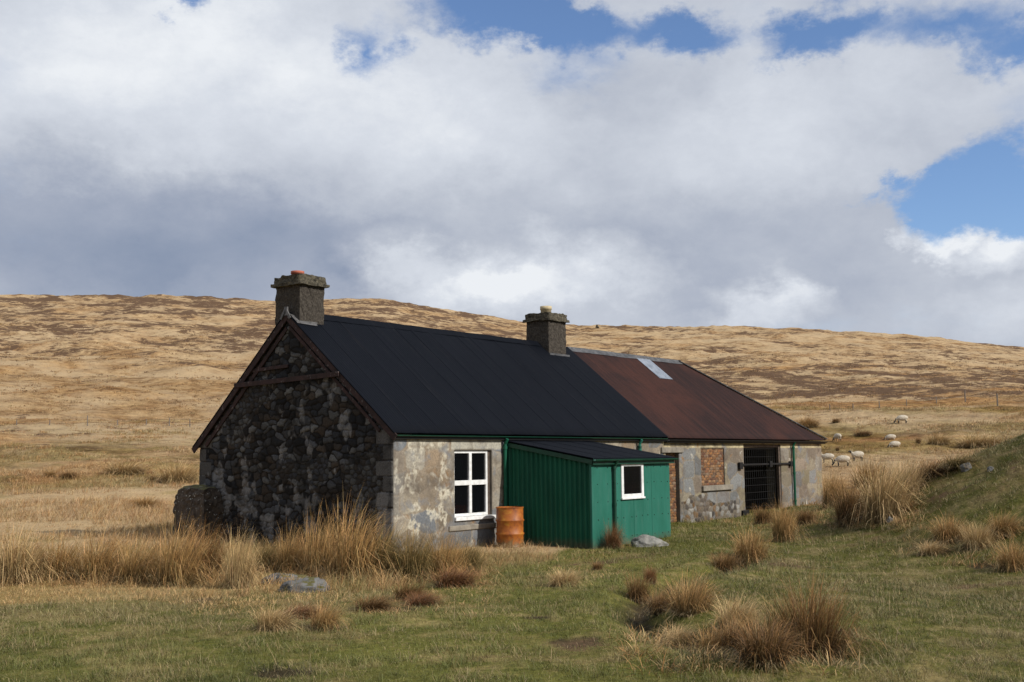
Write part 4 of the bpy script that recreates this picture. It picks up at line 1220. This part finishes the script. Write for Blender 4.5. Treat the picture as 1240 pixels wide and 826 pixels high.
# field tussocks standing in the mid distance
FT = [(82, 580, 12, 30, 'brown', 'small brown tussock alone in the left field'), (60, 577, 9, 20, 'gold', 'tiny golden tussock left of the small brown one in the left field'),
      (190, 584, 13, 40, 'brown', 'dark foot of the rush patch just left of the gable'), (215, 584, 28, 70, 'pale', 'golden rush patch touching the gable left edge'),
      (152, 574, 18, 70, 'pale', 'golden rush patch between the brown tussock and the gable'), (175, 615, 16, 44, 'gold', 'golden rushes in the field left of the bunker'),
      (978, 517, 16, 40, 'gold', 'golden rush clump above the hip end of the barn roof'), (1044, 528, 9, 34, 'brown', 'brown tussock left of the pair of sheep'),
      (1014, 546, 7, 7, 'brown', 'tiny dark tussock between the lone sheep and the three sheep'), (1112, 537, 9, 10, 'brown', 'small dark tussock right of the pair of sheep'),
      (1136, 538, 16, 40, 'pale', 'golden rush tussock right of the small dark one on the slope'), (1180, 541, 18, 60, 'pale', 'wide golden rushes behind the crest of the mound'),
      (1012, 512, 8, 14, 'brown', 'small brown tuft above the lone sheep')]
for a in FT: tussock(*a[:6], var=1)

# filler of shorter rushes and litter along the front row and the walls
def filler():
    zones = [(-60, 600, 684, 712, 210), (-60, 420, 705, 732, 420), (240, 600, 712, 745, 160), (640, 760, 668, 700, 70), (500, 600, 668, 690, 80), (985, 1120, 590, 640, 170), (880, 1000, 622, 642, 60), (1090, 1260, 640, 690, 50), (760, 1030, 770, 815, 60)]
    B = []
    for xa, xb, ya, yb, m in zones:
        for _ in range(m):
            px = random.uniform(xa, xb); py = random.uniform(ya, yb); x, y, z = ground_at(px, py)
            if in_buildings(np.array(x), np.array(y), .1): continue
            B.append((x, y, z, dist(x, y), random.random() * (.45 if ya in (705, 668, 712) else 1), -1 if ya == 684 else (2 if ya in (705, 668, 712) else 1)))
    B = np.array(B); n = len(B); K = 42
    ang = RNG.uniform(0, 2 * math.pi, n * K); rr = .22 * np.sqrt(RNG.uniform(0, 1, n * K))
    x = np.repeat(B[:, 0], K) + rr * np.cos(ang); y = np.repeat(B[:, 1], K) + rr * np.sin(ang); z = np.repeat(B[:, 2], K) - .03
    k = ~in_buildings(x, y, .03)
    tipc = np.where(B[:, 4:5] < .45, np.array([.58, .38, .17]), np.where(B[:, 4:5] < .75, np.array([.46, .25, .09]), np.array([.22, .16, .06])))
    tip = jitter_col(np.repeat(tipc, K, 0), n * K, .25); root = tip * .5
    big = np.repeat(np.where(B[:, 5] < 0, 1.0, np.where(B[:, 5] > 1.5, .28, .55)), K)
    h = RNG.uniform(.14, .50, n * K) * big * np.repeat(.6 + .6 * RNG.uniform(0, 1, n), K)
    yaw = np.where(RNG.uniform(0, 1, n * K) < .5, ang, WIND + RNG.normal(0, .7, n * K))
    o = blades('rush_litter', np.stack([x, y, z], -1)[k], h[k], np.full(k.sum(), .0085), yaw[k], RNG.uniform(.1, 1.0, n * K)[k], RNG.uniform(.1, 1.0, n * K)[k], root[k], tip[k], 3)
    tag(o, 'shorter dead rushes and litter between the tussocks', 'grass', kind='stuff')
filler()

# ------------------------------------------------------------------ sheep
wool = vary('fleece', (.40, .34, .26), (.60, .54, .44), 12, .95, None, 1.0, .03)
dark = vary('dark_face', (.02, .018, .017), (.05, .045, .04), 12, .8)
def sheep_body(graze):
    me = bpy.data.meshes.new('sheep_skeleton')
    V = [(0, 0, .56), (.30, 0, .57), (-.36, 0, .57)]; E = [(0, 1), (0, 2)]; Rr = [.20, .18, .18]
    def chain(start, pts):
        p = start
        for co, r in pts:
            V.append(co); Rr.append(r); E.append((p, len(V) - 1)); p = len(V) - 1
    if graze: chain(1, [((.47, 0, .50), .11), ((.60, 0, .32), .075), ((.68, 0, .20), .07), ((.76, 0, .08), .04)])
    else: chain(1, [((.44, 0, .68), .11), ((.53, 0, .82), .085), ((.62, 0, .83), .075), ((.74, 0, .76), .042)])
    for s in (-1, 1):
        chain(1, [((.29, .10 * s, .38), .055), ((.28, .10 * s, .20), .032), ((.29, .10 * s, .03), .028)])
        chain(2, [((-.36, .11 * s, .40), .065), ((-.43, .11 * s, .23), .034), ((-.40, .11 * s, .03), .028)])
    chain(2, [((-.52, 0, .55), .05), ((-.56, 0, .42), .035)])
    me.from_pydata(V, E, []); me.update()
    o = bpy.data.objects.new('tmp', me); COL.objects.link(o)
    sk = o.modifiers.new('s', 'SKIN')
    for i, r in enumerate(Rr): me.skin_vertices[0].data[i].radius = (r, r)
    me.skin_vertices[0].data[0].use_root = True
    ss = o.modifiers.new('u', 'SUBSURF'); ss.levels = 2; ss.render_levels = 2
    dg = bpy.context.evaluated_depsgraph_get(); m2 = bpy.data.meshes.new_from_object(o.evaluated_get(dg))
    bpy.data.objects.remove(o); m2.name = 'sheep'
    m2.materials.clear(); m2.materials.append(wool); m2.materials.append(dark)
    for p in m2.polygons:
        c = p.center; p.use_smooth = True
        p.material_index = 1 if (c.z < .34 and not graze) or c.z < .30 or c.x > .52 else 0
    return m2
def fleece_mesh():
    bm = bmesh.new(); bmesh.ops.create_icosphere(bm, subdivisions=4, radius=1)
    for v in bm.verts:
        c = v.co.copy(); d = mnoise.noise(c * 5) * .08 + mnoise.noise(c * 11) * .05
        c *= 1 + d
        sx = .56 if c.x < 0 else .50
        v.co = Vector((c.x * sx - .03, c.y * (.27 + .03 * -c.x), c.z * .27 + .57 + (.03 * -c.x)))
    me = bpy.data.meshes.new('fleece'); bm.to_mesh(me); bm.free(); me.materials.append(wool); me.polygons.foreach_set('use_smooth', np.ones(len(me.polygons), bool)); return me
def horn_mesh(graze, s):
    mb = MB()
    cx, cz = (.62, .36) if graze else (.53, .90)
    for s in (s,):
        p = Vector((cx, .05 * s, cz)); pts = [p]
        for k in range(6):
            a = k / 5 * 4.0; pts.append(Vector((cx - .04 - .06 * math.sin(a), (.09 + .02 * k) * s, cz - .01 + .05 * math.cos(a) * 1.0 - .02)))
        for i in range(len(pts) - 1): mb.tube(pts[i], pts[i + 1], .02 - .0025 * i, 6)
    return mb
SB = {0: sheep_body(False), 1: sheep_body(True)}; FM = fleece_mesh()
hm = {}
for g_ in (0, 1):
    for s_ in (-1, 1):
        o = horn_mesh(bool(g_), s_).build('horn', MT['pot_cream']); hm[g_, s_] = o.data; bpy.data.objects.remove(o)
def sheep(px, py, yaw_view, graze, label, s=1.0, lying=False):
    x, y, z = ground_at(px, py)
    o = link(bpy.data.objects.new('sheep', SB[graze])); o.location = (x, y, z - (.22 if lying else .0)); o.rotation_euler = (0, 0, WIND + yaw_view); o.scale = (s, s, s)
    tag(o, label, 'sheep', 'sheep grazing on the slope')
    f_ = link(bpy.data.objects.new('fleece', FM), o); link(bpy.data.objects.new('horn', hm[graze, -1]), o); link(bpy.data.objects.new('horn', hm[graze, 1]), o)
sheep(1002, 561, math.pi - .2, 0, 'sheep nearest the barn corner, facing left with its black head up', .72)
sheep(1020, 565, math.pi - .1, 1, 'grazing sheep in the middle of the three by the barn', .78)
sheep(1038, 559, math.pi + .2, 0, 'rearmost sheep of the three by the barn', .76)
sheep(1014, 535, math.pi / 2 + .35, 1, 'lone sheep grazing above the barn eave', .8)
sheep(1078, 532.5, math.pi - .1, 1, 'white sheep, upper one of the close pair on the slope', .78, True)
sheep(1083, 541.5, math.pi + .1, 1, 'white sheep, lower one of the close pair on the slope', .80, True)
sheep(1092, 513.5, math.pi, 1, 'highest sheep, grazing alone below the fence', 1.0)

# ------------------------------------------------------------------ fences
def fence(posts, label):
    pts = []
    for px, py, hp in posts:
        x, y, z = ground_at(px, py); pts.append((x, y, z, hp * dist(x, y) / F_PX))
    root = empty('wire_fence', pts[0][:3]); tag(root, label, 'fence')
    for x, y, z, h in pts:
        thick = .09 if h > 1.25 else .06
        mb = MB(); lx = random.uniform(-.04, .04)
        mb.tube((x, y, z - .2), (x + lx, y, z + h), thick, 8, thick * .85); o = mb.build('post', MT['post']); o.parent = root; o.location = -root.location
    mb = MB()
    for a, b in zip(pts[:-1], pts[1:]):
        for k in (.25, .55, .85):
            mb.tube((a[0], a[1], a[2] + a[3] * k), (b[0], b[1], b[2] + b[3] * k), .006, 4)
    o = mb.build('wires', MT['wire']); o.parent = root; o.location = -root.location
fence([(20, 515, 6), (60, 515, 6), (106, 515, 11), (142, 515, 6), (177, 515, 7), (205, 516, 9), (230, 517, 9), (262, 518, 7)], 'wire fence with thin posts crossing the moor left of the house')
fence([(1005, 497, 7), (1033, 496, 7), (1065, 495, 9), (1098, 492, 8), (1134, 489, 8), (1169, 487, 13), (1208, 491, 13), (1246, 492, 10)], 'wire fence along the rise above the sheep right of the barn')

# cairn on the skyline
x, y, z = ground_at(723, 397.5)
bm = bmesh.new()
rnd = random.Random(5)
for i in range(26):
    lvl = i / 26; m_ = bmesh.ops.create_icosphere(bm, subdivisions=1, radius=rnd.uniform(.35, .55) * (1.15 - .5 * lvl))
    a = rnd.uniform(0, 6.28); r_ = 1.0 * (1 - lvl); bmesh.ops.translate(bm, verts=m_['verts'], vec=(r_ * math.cos(a), r_ * math.sin(a), .2 + lvl * 1.8))
me = bpy.data.meshes.new('cairn'); bm.to_mesh(me); bm.free(); me.materials.append(MT['mossy'])
o = link(bpy.data.objects.new('cairn', me)); o.location = (x, y, z); tag(o, 'tiny dark stone cairn on the hill skyline', 'cairn')

# ------------------------------------------------------------------ light and sky
SUN_AZ = math.radians(-83); SUN_EL = math.radians(35)
sv = Vector((math.cos(SUN_AZ) * math.cos(SUN_EL), math.sin(SUN_AZ) * math.cos(SUN_EL), math.sin(SUN_EL)))
sun_d = bpy.data.lights.new('sun', 'SUN'); sun_d.energy = 4.4; sun_d.angle = math.radians(.53); sun_d.color = (1.0, .955, .88)
sun = bpy.data.objects.new('sun', sun_d); COL.objects.link(sun); sun.rotation_euler = sv.to_track_quat('Z', 'Y').to_euler(); sun.location = (0, -30, 40)

world = bpy.data.worlds.new('World'); scene.world = world; world.use_nodes = True
nt = world.node_tree; bg = nt.nodes['Background']
skyt = N(nt, 'ShaderNodeTexSky', sky_type='NISHITA'); skyt.sun_disc = False
skyt.sun_elevation = SUN_EL; skyt.sun_rotation = math.atan2(sv.x, sv.y); skyt.altitude = 300; skyt.air_density = 1.0; skyt.dust_density = .3; skyt.ozone_density = 2.5
tc = nt.nodes.new('ShaderNodeTexCoord'); dirv = tc.outputs['Generated']
def dot(vec):
    n = N(nt, 'ShaderNodeVectorMath', operation='DOT_PRODUCT'); nt.links.new(dirv, n.inputs[0]); n.inputs[1].default_value = vec; return n.outputs['Value']
def math_(op, *a):
    n = N(nt, 'ShaderNodeMath', operation=op)
    for i, v in enumerate(a):
        if hasattr(v, 'is_linked'): nt.links.new(v, n.inputs[i])
        else: n.inputs[i].default_value = v
    return n.outputs[0]
azv = math_('ARCTAN2', dot(tuple(_rx)), dot(tuple(_fx))); elv = math_('ARCSINE', dot((0, 0, 1)))
cb = nt.nodes.new('ShaderNodeCombineXYZ'); nt.links.new(azv, cb.inputs[0]); nt.links.new(elv, cb.inputs[1])
# turbulence warps the cloud outlines
def wnoise(scale, detail, rough, stretch=(1, 1, 1), dist_=0):
    mp = N(nt, 'ShaderNodeMapping'); mp.inputs['Scale'].default_value = stretch; nt.links.new(dirv, mp.inputs['Vector'])
    n = N(nt, 'ShaderNodeTexNoise', Scale=scale, Detail=detail, Roughness=rough, Distortion=dist_); nt.links.new(mp.outputs[0], n.inputs['Vector']); return n
wn = wnoise(6.5, 10, .64, (1, 1, 1.5))
ws = N(nt, 'ShaderNodeVectorMath', operation='SUBTRACT'); nt.links.new(wn.outputs['Color'], ws.inputs[0]); ws.inputs[1].default_value = (.5, .5, .5)
wm = N(nt, 'ShaderNodeVectorMath', operation='MULTIPLY'); nt.links.new(ws.outputs[0], wm.inputs[0]); wm.inputs[1].default_value = (.22, .15, 0)
wa = N(nt, 'ShaderNodeVectorMath', operation='ADD'); nt.links.new(wm.outputs[0], wa.inputs[0]); nt.links.new(cb.outputs[0], wa.inputs[1])
P_ = wa.outputs[0]
def ae(px, py):
    d = ray(px, py); return math.atan2(d @ _rx, d @ _fx), math.asin(d[2])
def blob(px, py, rx, ry, w):
    a, e = ae(px, py); sa, se = rx / F_PX, ry / F_PX
    mp = N(nt, 'ShaderNodeMapping'); mp.inputs['Scale'].default_value = (1 / sa, 1 / se, 1); mp.inputs['Location'].default_value = (-a / sa, -e / se, 0)
    nt.links.new(P_, mp.inputs['Vector'])
    g = N(nt, 'ShaderNodeTexGradient', gradient_type='SPHERICAL'); nt.links.new(mp.outputs[0], g.inputs[0])
    s2 = math_('SMOOTHSTEP', 0, 1, g.outputs['Fac']) if False else g.outputs['Fac']
    return math_('MULTIPLY', s2, w)
def total(base, blobs):
    t_ = base
    for b_ in blobs: t_ = math_('ADD', t_, blob(*b_))
    return t_
cn = wnoise(6.5, 9, .60, (1, 1, 1.9), .2).outputs['Fac']
cn2 = wnoise(17, 7, .62, (1, 1, 1.5), .1).outputs['Fac']
cover = math_('MULTIPLY_ADD', cn, .75, .42)
cover = math_('MULTIPLY_ADD', cn2, .25, cover)
cover = total(cover, [(600, 14, 150, 46, -1.0), (720, 30, 120, 40, -.75), (840, 42, 90, 36, -.75), (440, 50, 45, 60, -.65), (225, 0, 60, 26, -.8), (700, 75, 120, 36, -.2),
                      (1215, 215, 150, 66, -1.25), (1110, 222, 90, 26, -.55), (1225, 255, 70, 40, -.3), (1140, 34, 160, 40, -.45), (1000, 36, 90, 34, -.7), (1215, 50, 70, 30, -.5),
                      (790, 8, 90, 30, .25), (300, 150, 420, 200, .35), (800, 200, 380, 150, .35), (1000, 140, 200, 90, .3), (600, 330, 900, 110, .25), (1150, 330, 120, 50, .35)])
mr = N(nt, 'ShaderNodeMapRange', interpolation_type='SMOOTHSTEP'); nt.links.new(cover, mr.inputs[0]); mr.inputs[1].default_value = .37; mr.inputs[2].default_value = .96
bn = wnoise(4.0, 8, .56, (1, 1, 2.2), .3).outputs['Fac']; bn2 = wnoise(12, 10, .66, (1, 1, 1.5), .1).outputs['Fac']
bright = math_('MULTIPLY_ADD', bn, .45, .24); bright = math_('MULTIPLY_ADD', bn2, .36, bright); bright = math_('ADD', bright, -.05)
bright = total(bright, [(80, 90, 420, 190, .38), (300, 60, 300, 150, .20), (550, 170, 180, 150, .22), (560, 120, 300, 140, .12), (980, 130, 260, 120, .22), (620, 340, 190, 62, .60), (490, 310, 90, 40, .35), (900, 370, 90, 40, .40),
                        (930, 345, 40, 34, .3), (1125, 272, 45, 30, .65), (1210, 290, 80, 50, .50), (1225, 390, 90, 50, .20),
                        (180, 330, 420, 120, -.50), (60, 250, 300, 90, -.20), (400, 275, 330, 70, -.20), (800, 90, 160, 70, -.12), (800, 300, 230, 60, -.22), (850, 355, 110, 45, -.22), (1030, 340, 120, 60, -.14), (420, 340, 60, 36, -.30), (960, 250, 200, 50, -.10)])
rp = ramp(nt, bright, [(.0, (2.5, 3.05, 4.2)), (.34, (3.7, 4.15, 5.15)), (.60, (5.1, 5.5, 6.3)), (.85, (6.8, 7.2, 7.9)), (1.0, (8.4, 8.7, 9.1))])
skyc = mix(nt, 1.0, skyt.outputs[0], (1.18, 1.26, 1.42), 'MULTIPLY')
c = mix(nt, mr.outputs[0], skyc, rp)
nt.links.new(c, bg.inputs['Color']); bg.inputs['Strength'].default_value = .10

scene.view_settings.view_transform = 'Standard'; scene.view_settings.look = 'None'
scene.view_settings.exposure = 0; scene.view_settings.gamma = 1
scene.cycles.max_bounces = 6; scene.cycles.diffuse_bounces = 3; scene.cycles.glossy_bounces = 2; scene.cycles.transparent_max_bounces = 4
scene.cycles.use_adaptive_sampling = True; scene.cycles.use_denoising = True
